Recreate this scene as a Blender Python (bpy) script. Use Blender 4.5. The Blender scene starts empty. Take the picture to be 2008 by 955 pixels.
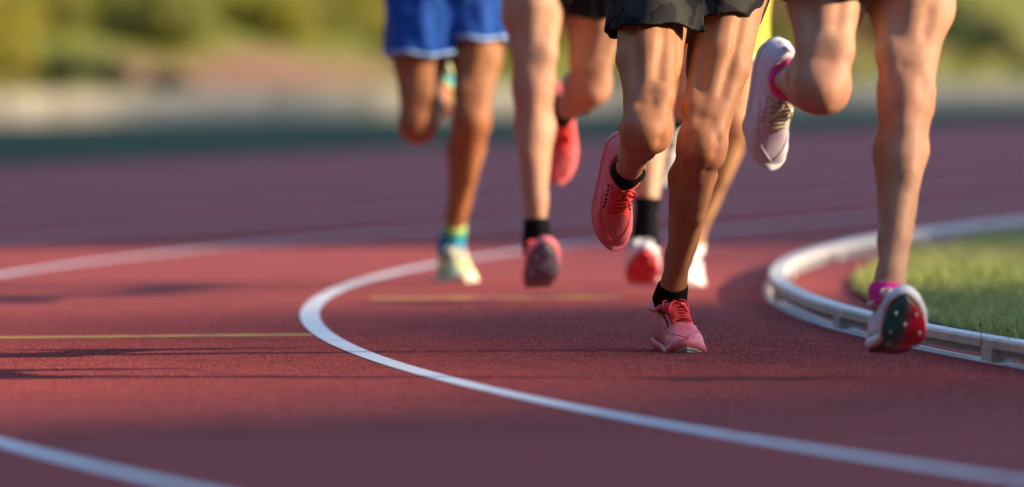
import bpy, bmesh, math, random
import numpy as np
from mathutils import Vector, Matrix
R = math.radians
random.seed(7)
rng = np.random.default_rng(7)
scene = bpy.context.scene
C = scene.collection

# ------------------------------------------------------------------ camera
# Full-frame body with a ~300 mm lens held level at knee height, frame cropped below the horizon.
F_PX, CAM_H, HORIZON, ROLL = 16630.0, 0.627, 134.2, -0.0072
cr, sr = math.cos(ROLL), math.sin(ROLL)
cam_data = bpy.data.cameras.new('camera')
cam = bpy.data.objects.new('camera', cam_data)
C.objects.link(cam)
cam_data.sensor_width = 36.0
cam_data.lens = F_PX / 2008.0 * 36.0
cam_data.shift_y = -(477.5 - HORIZON) / 2008.0
cam_data.clip_start, cam_data.clip_end = 0.5, 4000
cam.matrix_world = Matrix(((cr, -sr, 0, 0), (0, 0, -1, 0), (sr, cr, 0, CAM_H), (0, 0, 0, 1)))
cam_data.dof.use_dof = True
cam_data.dof.focus_distance = 18.62
cam_data.dof.aperture_fstop = 3.2
scene.camera = cam

# ------------------------------------------------------------------ sky and sun
SUN_EL, SUN_AZ = R(19.0), R(8.0)          # azimuth: from +X towards the camera
sun_dir = Vector((math.cos(SUN_EL) * math.cos(SUN_AZ), -math.cos(SUN_EL) * math.sin(SUN_AZ), math.sin(SUN_EL)))
world = bpy.data.worlds.new('World'); scene.world = world; world.use_nodes = True
nt = world.node_tree
sky = nt.nodes.new('ShaderNodeTexSky'); sky.sky_type = 'NISHITA'; sky.sun_disc = False
sky.sun_elevation = SUN_EL
sky.sun_rotation = math.atan2(sun_dir.x, sun_dir.y)
sky.air_density, sky.dust_density, sky.ozone_density = 1.0, 0.5, 2.6
nt.nodes['Background'].inputs['Strength'].default_value = 0.15
nt.links.new(sky.outputs[0], nt.nodes['Background'].inputs['Color'])
sd = bpy.data.lights.new('sun', 'SUN'); sd.energy = 3.5; sd.angle = R(0.53); sd.color = (1.0, 0.77, 0.50)
sun = bpy.data.objects.new('sun', sd); C.objects.link(sun)
sun.rotation_euler = sun_dir.to_track_quat('Z', 'Y').to_euler()
vs = scene.view_settings
vs.view_transform, vs.look, vs.gamma, vs.use_curve_mapping = 'Standard', 'None', 1.0, False
vs.exposure = 1.5


def at(px, py, d):
    """point at depth d that the photograph shows at (px, py)"""
    u = (px - 1004) * cr + (py - HORIZON) * sr
    v = -(px - 1004) * sr + (py - HORIZON) * cr
    return np.array((u / F_PX * d, d, CAM_H - v / F_PX * d))


# ------------------------------------------------------------------ helpers
def obj(name, me, mat=None, parent=None):
    o = bpy.data.objects.new(name, me); C.objects.link(o)
    if mat is not None and len(me.materials) == 0: me.materials.append(mat)
    if parent is not None: o.parent = parent
    return o

def tag(o, label=None, cat=None, group=None, kind=None):
    if label: o['label'] = label
    if cat: o['category'] = cat
    if group: o['group'] = group
    if kind: o['kind'] = kind
    return o

def empty(name, loc=(0, 0, 0)):
    o = bpy.data.objects.new(name, None); C.objects.link(o); o.location = loc
    o.empty_display_size = 0.1
    return o

def mesh(name, v, f, smooth=True):
    me = bpy.data.meshes.new(name)
    me.from_pydata([tuple(map(float, p)) for p in v], [], [tuple(int(i) for i in q) for q in f])
    me.polygons.foreach_set('use_smooth', [smooth] * len(me.polygons))
    me.update()
    return me

def fast_mesh(name, v, q, smooth=True):
    """numpy quads or tris"""
    me = bpy.data.meshes.new(name)
    v = np.asarray(v, np.float32); q = np.asarray(q, np.int32)
    n, k = q.shape
    me.vertices.add(len(v)); me.vertices.foreach_set('co', v.ravel())
    me.loops.add(n * k); me.loops.foreach_set('vertex_index', q.ravel())
    me.polygons.add(n)
    me.polygons.foreach_set('loop_start', np.arange(0, n * k, k, dtype=np.int32))
    me.polygons.foreach_set('use_smooth', np.full(n, smooth))
    me.update(calc_edges=True); me.validate()
    return me

def unit(v):
    v = np.asarray(v, float); return v / (np.linalg.norm(v) + 1e-12)

def tube(pts, rad, seg=6, closed=False, flat=1.0):
    """tube along pts, returns verts, faces"""
    pts = [np.asarray(p, float) for p in pts]; n = len(pts)
    rads = rad if hasattr(rad, '__len__') else [rad] * n
    V, Fc = [], []; ref = np.array((0.3, 0.5, 0.81))
    nprev = None
    for i, p in enumerate(pts):
        if closed: t = unit(pts[(i + 1) % n] - pts[i - 1])
        else: t = unit(pts[min(i + 1, n - 1)] - pts[max(i - 1, 0)])
        if nprev is None: nn = unit(np.cross(t, ref))
        else: nn = unit(nprev - t * np.dot(nprev, t))
        nprev = nn; b = np.cross(t, nn)
        for k in range(seg):
            a = 2 * math.pi * k / seg
            V.append(p + rads[i] * (nn * math.cos(a) + b * math.sin(a) * flat))
    m = n if closed else n - 1
    for i in range(m):
        for k in range(seg):
            a, b2 = i * seg + k, i * seg + (k + 1) % seg
            c, d = ((i + 1) % n) * seg + (k + 1) % seg, ((i + 1) % n) * seg + k
            Fc.append((a, b2, c, d))
    if not closed:
        Fc.append(tuple(range(seg))[::-1]); Fc.append(tuple((n - 1) * seg + k for k in range(seg)))
    return V, Fc

def merge(parts):
    V, Fc = [], []
    for v, f in parts:
        o = len(V); V += list(v); Fc += [tuple(i + o for i in q) for q in f]
    return V, Fc

# ------------------------------------------------------------------ materials
def material(name):
    m = bpy.data.materials.new(name); m.use_nodes = True
    return m, m.node_tree, m.node_tree.nodes['Principled BSDF']

def noise(nt, scale, detail=4, rough=0.55, coord='Object', dist=0.0):
    tc = nt.nodes.new('ShaderNodeTexCoord'); n = nt.nodes.new('ShaderNodeTexNoise')
    n.inputs['Scale'].default_value = scale; n.inputs['Detail'].default_value = detail
    n.inputs['Roughness'].default_value = rough; n.inputs['Distortion'].default_value = dist
    nt.links.new(tc.outputs[coord], n.inputs['Vector'])
    return n

def ramp(nt, src, stops):
    r = nt.nodes.new('ShaderNodeValToRGB')
    while len(r.color_ramp.elements) < len(stops): r.color_ramp.elements.new(0.5)
    for e, (p, c) in zip(r.color_ramp.elements, stops):
        e.position = p; e.color = tuple(c) + (1,) if len(c) == 3 else c
    nt.links.new(src, r.inputs[0])
    return r

def mix(nt, fac, a, b, mode='MIX'):
    m = nt.nodes.new('ShaderNodeMix'); m.data_type = 'RGBA'; m.blend_type = mode
    for sock, val in ((m.inputs[0], fac), (m.inputs[6], a), (m.inputs[7], b)):
        if hasattr(val, 'is_linked') or isinstance(val, bpy.types.NodeSocket): nt.links.new(val, sock)
        else: sock.default_value = val if isinstance(val, (int, float)) else tuple(val) + (1,) * (4 - len(val))
    return m.outputs[2]

def bump(nt, bs, src, strength, dist, prev=None):
    b = nt.nodes.new('ShaderNodeBump'); b.inputs['Strength'].default_value = strength
    b.inputs['Distance'].default_value = dist
    nt.links.new(src, b.inputs['Height'])
    if prev is not None: nt.links.new(prev.outputs[0], b.inputs['Normal'])
    nt.links.new(b.outputs[0], bs.inputs['Normal'])
    return b

def plain(name, col, rough=0.6, var=0.12, scale=30, bscale=None, bstr=0.3, bdist=0.002, sheen=0, spec=0.5, metal=0):
    m, t, bs = material(name)
    n = noise(t, scale)
    lo = tuple(c * (1 - var) for c in col); hi = tuple(min(1, c * (1 + var)) for c in col)
    r = ramp(t, n.outputs['Fac'], [(0.3, lo), (0.7, hi)])
    t.links.new(r.outputs[0], bs.inputs['Base Color'])
    bs.inputs['Roughness'].default_value = rough
    bs.inputs['Specular IOR Level'].default_value = spec
    bs.inputs['Metallic'].default_value = metal
    if sheen: bs.inputs['Sheen Weight'].default_value = sheen
    if bscale:
        b = noise(t, bscale, 3)
        bump(t, bs, b.outputs['Fac'], bstr, bdist)
    return m

def skin_mat(name, base, red, dark):
    m, t, bs = material(name)
    n1 = noise(t, 14, 5, 0.6); n2 = noise(t, 60, 4); n3 = noise(t, 420, 2)
    c = ramp(t, n1.outputs['Fac'], [(0.3, dark), (0.62, base)])
    at_ = t.nodes.new('ShaderNodeAttribute'); at_.attribute_name = 'flush'
    mul = t.nodes.new('ShaderNodeMath'); mul.operation = 'MULTIPLY'
    t.links.new(at_.outputs['Fac'], mul.inputs[0]); t.links.new(n2.outputs['Fac'], mul.inputs[1])
    col = mix(t, mul.outputs[0], c.outputs[0], red)
    f2 = ramp(t, n2.outputs['Fac'], [(0.35, (0.93, 0.91, 0.90)), (0.65, (1.04, 1.04, 1.04))])
    col = mix(t, 1.0, col, f2.outputs[0], 'MULTIPLY')
    t.links.new(col, bs.inputs['Base Color'])
    rr = ramp(t, n2.outputs['Fac'], [(0.3, (0.50,) * 3), (0.7, (0.66,) * 3)])
    t.links.new(rr.outputs[0], bs.inputs['Roughness'])
    bs.inputs['Subsurface Weight'].default_value = 0.02
    bs.inputs['Subsurface Radius'].default_value = (0.010, 0.004, 0.002)
    bs.inputs['Subsurface Scale'].default_value = 0.6
    bs.inputs['Specular IOR Level'].default_value = 0.32
    b1 = bump(t, bs, n2.outputs['Fac'], 0.05, 0.004)
    bump(t, bs, n3.outputs['Fac'], 0.35, 0.0014, b1)
    return m

M = {}
M['skin_tan'] = skin_mat('skin_tan', (0.43, 0.195, 0.092), (0.42, 0.155, 0.082), (0.36, 0.155, 0.072))
M['skin_warm'] = skin_mat('skin_warm', (0.55, 0.305, 0.195), (0.48, 0.185, 0.115), (0.42, 0.205, 0.118))
M['skin_fair'] = skin_mat('skin_fair', (0.56, 0.305, 0.195), (0.54, 0.235, 0.155), (0.49, 0.26, 0.16))
M['skin_pale'] = skin_mat('skin_pale', (0.62, 0.38, 0.25), (0.58, 0.27, 0.18), (0.55, 0.33, 0.215))
M['skin_brown'] = skin_mat('skin_brown', (0.36, 0.150, 0.062), (0.34, 0.115, 0.055), (0.29, 0.115, 0.048))
M['skin_olive'] = skin_mat('skin_olive', (0.54, 0.29, 0.14), (0.50, 0.2, 0.11), (0.46, 0.24, 0.115))
def cloth(name, col, sheen=0.15, rough=0.8):
    return plain(name, col, rough, 0.15, 40, 900, 0.3, 0.0006, sheen, 0.15)
M['black_cloth'] = cloth('black_cloth', (0.009, 0.009, 0.011), 0.0, 0.7)
def blotched_mat():  # near-black cloth with dark grey blotches from thresholded noise
    m, t, bs = material('dark_blotched_cloth')
    n = noise(t, 9, 2, 0.5, dist=0.6)
    r = ramp(t, n.outputs['Fac'], [(0.0, (0.006, 0.006, 0.009)), (0.50, (0.006, 0.006, 0.009)), (0.515, (0.028, 0.026, 0.025)), (1.0, (0.030, 0.028, 0.026))])
    t.links.new(r.outputs[0], bs.inputs['Base Color']); bs.inputs['Roughness'].default_value = 0.7; bs.inputs['Specular IOR Level'].default_value = 0.15
    w = noise(t, 900, 2); bump(t, bs, w.outputs['Fac'], 0.3, 0.0006)
    return m
M['camo_cloth'] = blotched_mat()
M['blue_cloth'] = cloth('blue_cloth', (0.010, 0.072, 0.36))
M['light_blue_trim'] = cloth('light_blue_trim', (0.30, 0.52, 0.85))
M['yellow_cloth'] = cloth('yellow_cloth', (0.80, 0.66, 0.06))
M['white_cloth'] = cloth('white_cloth', (0.78, 0.79, 0.82))
M['black_sock'] = cloth('black_sock', (0.007, 0.007, 0.009), 0.0, 0.95)
M['pink_sock'] = cloth('pink_sock', (0.80, 0.02, 0.26))
M['hair_dark'] = plain('hair_dark', (0.03, 0.02, 0.015), 0.5, 0.3, 80, 300, 0.6, 0.004)
def knit(name, col, dark, scale=420, rough=0.7, bands=None):
    m, t, bs = material(name)
    tc = t.nodes.new('ShaderNodeTexCoord'); v = t.nodes.new('ShaderNodeTexVoronoi')
    v.inputs['Scale'].default_value = scale
    t.links.new(tc.outputs['Object'], v.inputs['Vector'])
    r = ramp(t, v.outputs['Distance'], [(0.15, dark), (0.5, col)])
    n = noise(t, 45, 3); f = ramp(t, n.outputs['Fac'], [(0.3, (0.85,) * 3), (0.7, (1.05,) * 3)])
    t.links.new(mix(t, 1.0, r.outputs[0], f.outputs[0], 'MULTIPLY'), bs.inputs['Base Color'])
    bs.inputs['Roughness'].default_value = rough
    if bands:
        wv = t.nodes.new('ShaderNodeTexWave'); wv.bands_direction = 'DIAGONAL'; wv.inputs['Scale'].default_value = 55; wv.inputs['Distortion'].default_value = 3.0; wv.inputs['Detail'].default_value = 1
        t.links.new(tc.outputs['Object'], wv.inputs['Vector'])
        mk = noise(t, 26, 2); mr = ramp(t, mk.outputs['Fac'], [(0.46, (0, 0, 0)), (0.56, (1, 1, 1))])
        wr = ramp(t, wv.outputs['Fac'], [(0.35, (1, 1, 1)), (0.65, (0, 0, 0))])
        fm = mix(t, 1.0, mr.outputs[0], wr.outputs[0], 'MULTIPLY')
        src = bs.inputs['Base Color'].links[0].from_socket
        t.links.new(mix(t, fm, src, bands), bs.inputs['Base Color'])
    bump(t, bs, v.outputs['Distance'], 0.4, 0.0008)
    return m
M['red_knit'] = knit('red_knit', (0.96, 0.22, 0.24), (0.90, 0.16, 0.18), 330, 0.6, (0.80, 0.11, 0.135))
M['red_lace'] = plain('red_lace', (0.93, 0.05, 0.05), 0.7, 0.15, 200, 900, 0.4, 0.0006)
M['pink_foam'] = plain('pink_foam', (0.88, 0.20, 0.22), 0.55, 0.08, 60, 300, 0.15, 0.0008)
M['white_foam'] = plain('white_foam', (0.76, 0.76, 0.77), 0.55, 0.08, 60, 300, 0.15, 0.0008)
M['grey_plate'] = plain('grey_plate', (0.42, 0.42, 0.45), 0.4, 0.1, 90)
M['lilac_knit'] = knit('lilac_knit', (0.78, 0.72, 0.82), (0.68, 0.58, 0.72), 420, 0.7, (0.60, 0.46, 0.62))
M['white_knit'] = knit('white_knit', (0.76, 0.77, 0.80), (0.62, 0.63, 0.68))
M['cream_lace'] = plain('cream_lace', (0.60, 0.52, 0.38), 0.8, 0.3, 160, 900, 0.4, 0.0006)
M['lime_knit'] = knit('lime_knit', (0.80, 0.86, 0.42), (0.66, 0.74, 0.34))
M['lime_foam'] = plain('lime_foam', (0.86, 0.86, 0.66), 0.6, 0.1, 60)
M['purple_plate'] = plain('purple_plate', (0.17, 0.14, 0.20), 0.42, 0.3, 70, 260, 0.3, 0.001)
M['crimson_plate'] = plain('crimson_plate', (0.66, 0.012, 0.06), 0.38, 0.2, 70, 260, 0.3, 0.001)
M['maroon'] = plain('maroon', (0.06, 0.012, 0.014), 0.6)
M['maroon_soft'] = plain('maroon_soft', (0.66, 0.055, 0.075), 0.6)
M['lilac_seam'] = plain('lilac_seam', (0.62, 0.52, 0.65), 0.6)
M['gold_metal'] = plain('gold_metal', (0.85, 0.6, 0.22), 0.3, 0.1, 60, metal=0.8)
M['steel'] = plain('steel', (0.72, 0.72, 0.72), 0.3, 0.08, 60, metal=0.7)
M['brown_rubber'] = plain('brown_rubber', (0.10, 0.045, 0.035), 0.7, 0.3, 60)
def split_plate():
    m, t, bs = material('green_red_plate')
    tc = t.nodes.new('ShaderNodeTexCoord'); sx = t.nodes.new('ShaderNodeSeparateXYZ')
    t.links.new(tc.outputs['Object'], sx.inputs[0])
    n = noise(t, 90, 3)
    a = t.nodes.new('ShaderNodeMath'); a.operation = 'MULTIPLY_ADD'; a.inputs[1].default_value = 8.0; a.inputs[2].default_value = 0.5
    t.links.new(sx.outputs[0], a.inputs[0])
    r = ramp(t, a.outputs[0], [(0.0, (0.58, 0.010, 0.04)), (0.40, (0.55, 0.010, 0.04)), (0.58, (0.015, 0.19, 0.155)), (1.0, (0.015, 0.19, 0.155))])
    t.links.new(r.outputs[0], bs.inputs['Base Color'])
    bs.inputs['Roughness'].default_value = 0.4
    b = noise(t, 240, 2); bump(t, bs, b.outputs['Fac'], 0.4, 0.0015)
    return m
M['green_red_plate'] = split_plate()
def sock_fade():
    m, t, bs = material('blue_green_sock')
    at_ = t.nodes.new('ShaderNodeAttribute'); at_.attribute_name = 'along'
    r = ramp(t, at_.outputs['Fac'], [(0.0, (0.0, 0.20, 0.42)), (0.50, (0.0, 0.24, 0.50)), (0.72, (0.02, 0.42, 0.28)), (0.95, (0.42, 0.62, 0.16))])
    t.links.new(r.outputs[0], bs.inputs['Base Color']); bs.inputs['Roughness'].default_value = 0.85
    n = noise(t, 700, 2); bump(t, bs, n.outputs['Fac'], 0.3, 0.001)
    return m
M['blue_green_sock'] = sock_fade()

def track_mat():
    m, t, bs = material('track_rubber')
    big = noise(t, 0.55, 5, 0.6); mid = noise(t, 7, 4, 0.6); fine = noise(t, 260, 3, 0.7)
    c = ramp(t, big.outputs['Fac'], [(0.30, (0.39, 0.090, 0.087)), (0.70, (0.455, 0.099, 0.092))])
    c2 = ramp(t, mid.outputs['Fac'], [(0.25, (0.74, 0.76, 0.80)), (0.50, (0.98, 0.98, 0.98)), (0.75, (1.08, 1.06, 1.05))])
    c3 = ramp(t, fine.outputs['Fac'], [(0.32, (0.55, 0.55, 0.58)), (0.55, (1.0, 1.0, 1.0)), (0.75, (1.35, 1.3, 1.3))])
    st = noise(t, 1.7, 6, 0.7, dist=1.2); c4 = ramp(t, st.outputs['Fac'], [(0.30, (0.62, 0.64, 0.68)), (0.42, (1.0, 1.0, 1.0))])
    col = mix(t, 1.0, c.outputs[0], c2.outputs[0], 'MULTIPLY')
    col = mix(t, 1.0, col, c4.outputs[0], 'MULTIPLY')
    col = mix(t, 1.0, col, c3.outputs[0], 'MULTIPLY')
    t.links.new(col, bs.inputs['Base Color'])
    bs.inputs['Roughness'].default_value = 0.92
    bs.inputs['Specular IOR Level'].default_value = 0.05
    bump(t, bs, fine.outputs['Fac'], 0.9, 0.006)
    return m
M['track'] = track_mat()
def line_mat(name, col, wear, bare=(0.41, 0.093, 0.089)):
    m, t, bs = material(name)
    fine = noise(t, 240, 3, 0.7); mid = noise(t, 9, 5, 0.65)
    f = ramp(t, fine.outputs['Fac'], [(0.30, (0.80,) * 3), (0.6, (1.03,) * 3)])
    col1 = mix(t, 1.0, col, f.outputs[0], 'MULTIPLY')
    s = t.nodes.new('ShaderNodeMath'); s.operation = 'MULTIPLY_ADD'
    s.inputs[1].default_value = 0.45
    t.links.new(fine.outputs['Fac'], s.inputs[0]); t.links.new(mid.outputs['Fac'], s.inputs[2])
    w = ramp(t, s.outputs[0], [(wear - 0.06, (1,) * 3), (wear + 0.05, (0,) * 3)])
    t.links.new(mix(t, w.outputs[0], col1, bare), bs.inputs['Base Color'])
    bs.inputs['Roughness'].default_value = 0.8
    bump(t, bs, fine.outputs['Fac'], 0.7, 0.004)
    return m
M['white_line'] = line_mat('white_line', (0.74, 0.74, 0.76), 0.57)
M['yellow_line'] = line_mat('yellow_line', (0.62, 0.38, 0.03), 0.68)
M['yellow_worn'] = line_mat('yellow_worn', (0.62, 0.38, 0.02), 0.775)
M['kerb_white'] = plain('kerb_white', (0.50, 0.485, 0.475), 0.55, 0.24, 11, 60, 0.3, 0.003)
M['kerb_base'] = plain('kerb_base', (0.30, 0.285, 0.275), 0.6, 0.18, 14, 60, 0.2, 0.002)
M['green_apron'] = plain('green_apron', (0.017, 0.042, 0.016), 0.95, 0.2, 0.8, 120, 0.5, 0.004, spec=0.15)
M['concrete'] = plain('concrete', (0.27, 0.24, 0.185), 0.9, 0.25, 1.2, 30, 0.4, 0.01)
def hill_mat():
    m, t, bs = material('hillside_soil')
    n = noise(t, 0.42, 5, 0.6); n2 = noise(t, 5, 4)
    at_ = t.nodes.new('ShaderNodeAttribute'); at_.attribute_name = 'bare'
    ad = t.nodes.new('ShaderNodeMath'); ad.operation = 'MULTIPLY_ADD'; ad.inputs[1].default_value = 0.35; 
    t.links.new(n.outputs['Fac'], ad.inputs[0]); t.links.new(at_.outputs['Fac'], ad.inputs[2])
    r = ramp(t, ad.outputs[0], [(0.30, (0.16, 0.165, 0.028)), (0.55, (0.20, 0.155, 0.055)), (0.85, (0.25, 0.14, 0.085))])
    f = ramp(t, n2.outputs['Fac'], [(0.3, (0.7,) * 3), (0.7, (1.2,) * 3)])
    t.links.new(mix(t, 1.0, r.outputs[0], f.outputs[0], 'MULTIPLY'), bs.inputs['Base Color'])
    bs.inputs['Roughness'].default_value = 0.95; bs.inputs['Specular IOR Level'].default_value = 0.1
    bump(t, bs, n2.outputs['Fac'], 0.6, 0.08)
    return m
M['hill'] = hill_mat()
def leaf_mat(name, a, b, c):
    m, t, bs = material(name)
    n = noise(t, 1.6, 4, 0.6)
    at_ = t.nodes.new('ShaderNodeAttribute'); at_.attribute_name = 'tint'
    ad = t.nodes.new('ShaderNodeMath'); ad.operation = 'MULTIPLY_ADD'; ad.inputs[1].default_value = 0.5
    t.links.new(n.outputs['Fac'], ad.inputs[0])
    s = t.nodes.new('ShaderNodeMath'); s.operation = 'MULTIPLY'; s.inputs[1].default_value = 0.5
    t.links.new(at_.outputs['Fac'], s.inputs[0]); t.links.new(s.outputs[0], ad.inputs[2])
    r = ramp(t, ad.outputs[0], [(0.2, a), (0.5, b), (0.85, c)])
    t.links.new(r.outputs[0], bs.inputs['Base Color']); bs.inputs['Roughness'].default_value = 0.6
    bs.inputs['Specular IOR Level'].default_value = 0.25
    tr = t.nodes.new('ShaderNodeBsdfTranslucent'); t.links.new(r.outputs[0], tr.inputs[0])
    mx = t.nodes.new('ShaderNodeMixShader'); mx.inputs[0].default_value = 0.25
    t.links.new(bs.outputs[0], mx.inputs[1]); t.links.new(tr.outputs[0], mx.inputs[2])
    t.links.new(mx.outputs[0], t.nodes['Material Output'].inputs[0])
    return m
M['leaf_yellow'] = leaf_mat('leaf_yellow', (0.20, 0.19, 0.018), (0.34, 0.30, 0.03), (0.44, 0.34, 0.05))
M['leaf_olive'] = leaf_mat('leaf_olive', (0.15, 0.16, 0.03), (0.24, 0.24, 0.045), (0.32, 0.29, 0.06))
M['leaf_dark'] = leaf_mat('leaf_dark', (0.038, 0.065, 0.018), (0.065, 0.10, 0.026), (0.10, 0.13, 0.038))
M['leaf_brown'] = leaf_mat('leaf_brown', (0.16, 0.105, 0.04), (0.28, 0.18, 0.065), (0.36, 0.23, 0.09))
M['grass'] = leaf_mat('grass', (0.22, 0.31, 0.085), (0.40, 0.44, 0.125), (0.62, 0.52, 0.22))
M['turf'] = plain('turf', (0.09, 0.115, 0.035), 0.95, 0.35, 6, 80, 0.6, 0.01, spec=0.1)
M['dark_slope'] = plain('dark_slope', (0.016, 0.026, 0.014), 0.95, 0.4, 0.6, 2.0, 0.8, 0.4, spec=0.05)  # near-black green, so the added slope bounces little light
M['bark'] = plain('bark', (0.10, 0.07, 0.045), 0.9, 0.3, 20, 60, 0.6, 0.01)
M['straw'] = plain('straw', (0.30, 0.17, 0.09), 0.8, 0.3, 60)
M['dirt'] = plain('dirt', (0.13, 0.105, 0.06), 0.95, 0.35, 0.3, 6, 0.5, 0.03, spec=0.1)
M['render_wall'] = plain('render_wall', (0.55, 0.50, 0.44), 0.9, 0.1, 0.4)
M['roof_sheet'] = plain('roof_sheet', (0.30, 0.31, 0.33), 0.5, 0.1, 0.6)
M['seat_blue'] = plain('seat_blue', (0.06, 0.14, 0.32), 0.5, 0.1, 2)

# ------------------------------------------------------------------ the track and its setting
CX, CY = 43.506 * math.sin(1.0251), 43.506 * math.cos(1.0251)      # centre of the bend
PHI0 = R(14.2)                                                     # the bend runs into the straight here
def on_track(r, s):
    """s: metres along the kerb line from the bend's leftmost point; r: radius"""
    ph = s / 36.5
    if ph <= PHI0: return (CX - r * math.cos(ph), CY + r * math.sin(ph))
    t = (ph - PHI0) * 36.5
    return (CX - r * math.cos(PHI0) + t * math.sin(PHI0), CY + r * math.sin(PHI0) + t * math.cos(PHI0))
def band(name, r0, r1, s0, s1, z, ds=0.25, nr=1):
    n = max(2, int((s1 - s0) / ds))
    V, Fc = [], []
    for i in range(n + 1):
        s = s0 + (s1 - s0) * i / n
        for j in range(nr + 1):
            x, y = on_track(r0 + (r1 - r0) * j / nr, s); V.append((x, y, z))
    for i in range(n):
        for j in range(nr):
            a = i * (nr + 1) + j; Fc.append((a, a + 1, a + nr + 2, a + nr + 1))
    return mesh(name, V, [q[::-1] for q in Fc], False)

def flip_up(me):
    me.update()
    if me.polygons and me.polygons[0].normal.z < 0: me.flip_normals()
    return me

g = mesh('ground', [(-1500, -1500, -0.03), (1500, -1500, -0.03), (1500, 1500, -0.03), (-1500, 1500, -0.03)], [(0, 1, 2, 3)], False)
tag(obj('ground', g, M['dirt']), 'brown dry ground around the athletics track', kind='structure')
tag(obj('running_track', flip_up(band('running_track', 36.05, 47.6, -110, 130, 0.0, 0.5, 6)), M['track']), 'dark red granular rubber running track bend', kind='structure')
for i in range(1, 9):
    o = obj('lane_line', flip_up(band('lane_line', 36.5 + 1.22 * i - 0.025, 36.5 + 1.22 * i + 0.025, -100, 120, 0.0016, 0.2)), M['white_line'])
    tag(o, kind='structure')
tag(obj('kerb_line', flip_up(band('kerb_line', 36.455, 36.507, -40, 60, 0.0016, 0.2)), M['white_line']), kind='structure')
def radial_mark(name, r0, r1, s, w, mat):
    V = []
    for k in range(25):
        r = r0 + (r1 - r0) * k / 24
        for ss in (s - w / 2, s + w / 2):
            V.append(on_track(r, ss) + (0.0014,))
    me = flip_up(mesh(name, V, [(2 * k, 2 * k + 1, 2 * k + 3, 2 * k + 2) for k in range(24)], False))
    tag(obj(name, me, mat), kind='structure')
def s_of(px, py):
    d = F_PX * CAM_H / ((py - HORIZON) - (px - 1004) * sr)
    p = at(px, py, d)
    return math.atan2(p[1] - CY, CX - p[0]) * 36.5, math.hypot(p[0] - CX, p[1] - CY)
s1, _ = s_of(300, 660); radial_mark('yellow_mark', 37.75, 38.91, s1, 0.13, M['yellow_line'])
s2, _ = s_of(920, 585); radial_mark('worn_yellow_mark', 36.9, 37.58, s2, 0.26, M['yellow_worn'])

def granules():
    N = 230000
    d = np.clip(rng.normal(18.7, 1.9, N), 14.5, 25); x = rng.uniform(-1, 1, N) * d * 0.0655
    r = np.hypot(x - CX, d - CY)
    k = (r > 36.52) & (r < 37.69) | (r > 37.75) & (r < 38.91) | (r > 38.97); k &= (r > 36.52)
    x, d = x[k], d[k]; N = len(x)
    w = rng.uniform(0.0011, 0.0024, N); h = rng.uniform(0.0006, 0.0022, N); a = rng.uniform(0, 6.28, N)
    V = [np.c_[x + w * np.cos(a + q), d + w * np.sin(a + q), np.full(N, -0.0003)] for q in (0, 2.09, 4.19)] + [np.c_[x, d, h]]
    V = np.stack(V, 1).reshape(-1, 3); i = np.arange(N) * 4
    T3 = np.concatenate([np.c_[i, i + 1, i + 3], np.c_[i + 1, i + 2, i + 3], np.c_[i + 2, i, i + 3]])
    o = obj('rubber_granules', fast_mesh('rubber_granules', V, T3, False), M['track'])
    tag(o, 'fine red rubber granules standing on the track surface', 'granules', kind='stuff')
granules()

# infield: a strip of rubber inside the kerb, then turf
V = [(CX, CY, 0.012)]; n = 160; Fc = []
inner = [on_track(36.26, -110 + 230 * i / n) for i in range(n + 1)]
V += [(x, y, 0.012) for x, y in inner]
V.append((CX + 60, CY + 60, 0.012))
Fc = [(0, i + 1, i + 2) for i in range(n)] + [(0, n + 1, n + 2)]
tag(obj('infield_turf', flip_up(mesh('infield_turf', V, Fc, False)), M['turf']), 'green grass infield inside the track kerb', kind='structure')

# kerb rail: white sections on feet
def kerb():
    root = empty('track_kerb', on_track(36.45, 0) + (0,))
    tag(root, 'low white sectional rail kerb curving along the inside of the track', 'kerb')
    L = 2.36
    joint0, _ = s_of(1912, 711)
    # profile (dr, z): dr grows to the track side; a capped upper box over a recessed skirt
    upper = [(-0.024, 0.030), (0.025, 0.030), (0.024, 0.046), (0.019, 0.0515), (-0.019, 0.0515), (-0.024, 0.046)]
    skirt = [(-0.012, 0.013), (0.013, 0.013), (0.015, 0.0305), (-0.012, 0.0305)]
    foot = [(-0.027, 0.0), (0.027, 0.0), (0.027, 0.0303), (-0.027, 0.0303)]
    def sweep(prof, s0, s1, ds=0.12):
        n = max(1, int((s1 - s0) / ds)); k = len(prof); V, Fc = [], []
        for i in range(n + 1):
            s = s0 + (s1 - s0) * i / n
            for dr, z in prof:
                x, y = on_track(36.468 + dr, s); V.append((x - root.location.x, y - root.location.y, z + 0.001))
        for i in range(n):
            for j in range(k):
                Fc.append((i * k + j, i * k + (j + 1) % k, (i + 1) * k + (j + 1) % k, (i + 1) * k + j))
        Fc.append(tuple(range(k))[::-1]); Fc.append(tuple(n * k + j for j in range(k)))
        me = mesh('kerb', V, Fc, False)
        bm = bmesh.new(); bm.from_mesh(me); bmesh.ops.recalc_face_normals(bm, faces=bm.faces); bm.to_mesh(me); bm.free()
        return me
    for k in range(-3, 13):
        a = joint0 + k * L
        sec = obj('rail_section', sweep(upper, a + 0.004, a + L - 0.004), M['kerb_white'], root)
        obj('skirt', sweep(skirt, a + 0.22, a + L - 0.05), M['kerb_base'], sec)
        obj('foot', sweep(foot, a - 0.05, a + 0.07), M['kerb_white'], sec)
kerb()

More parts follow.
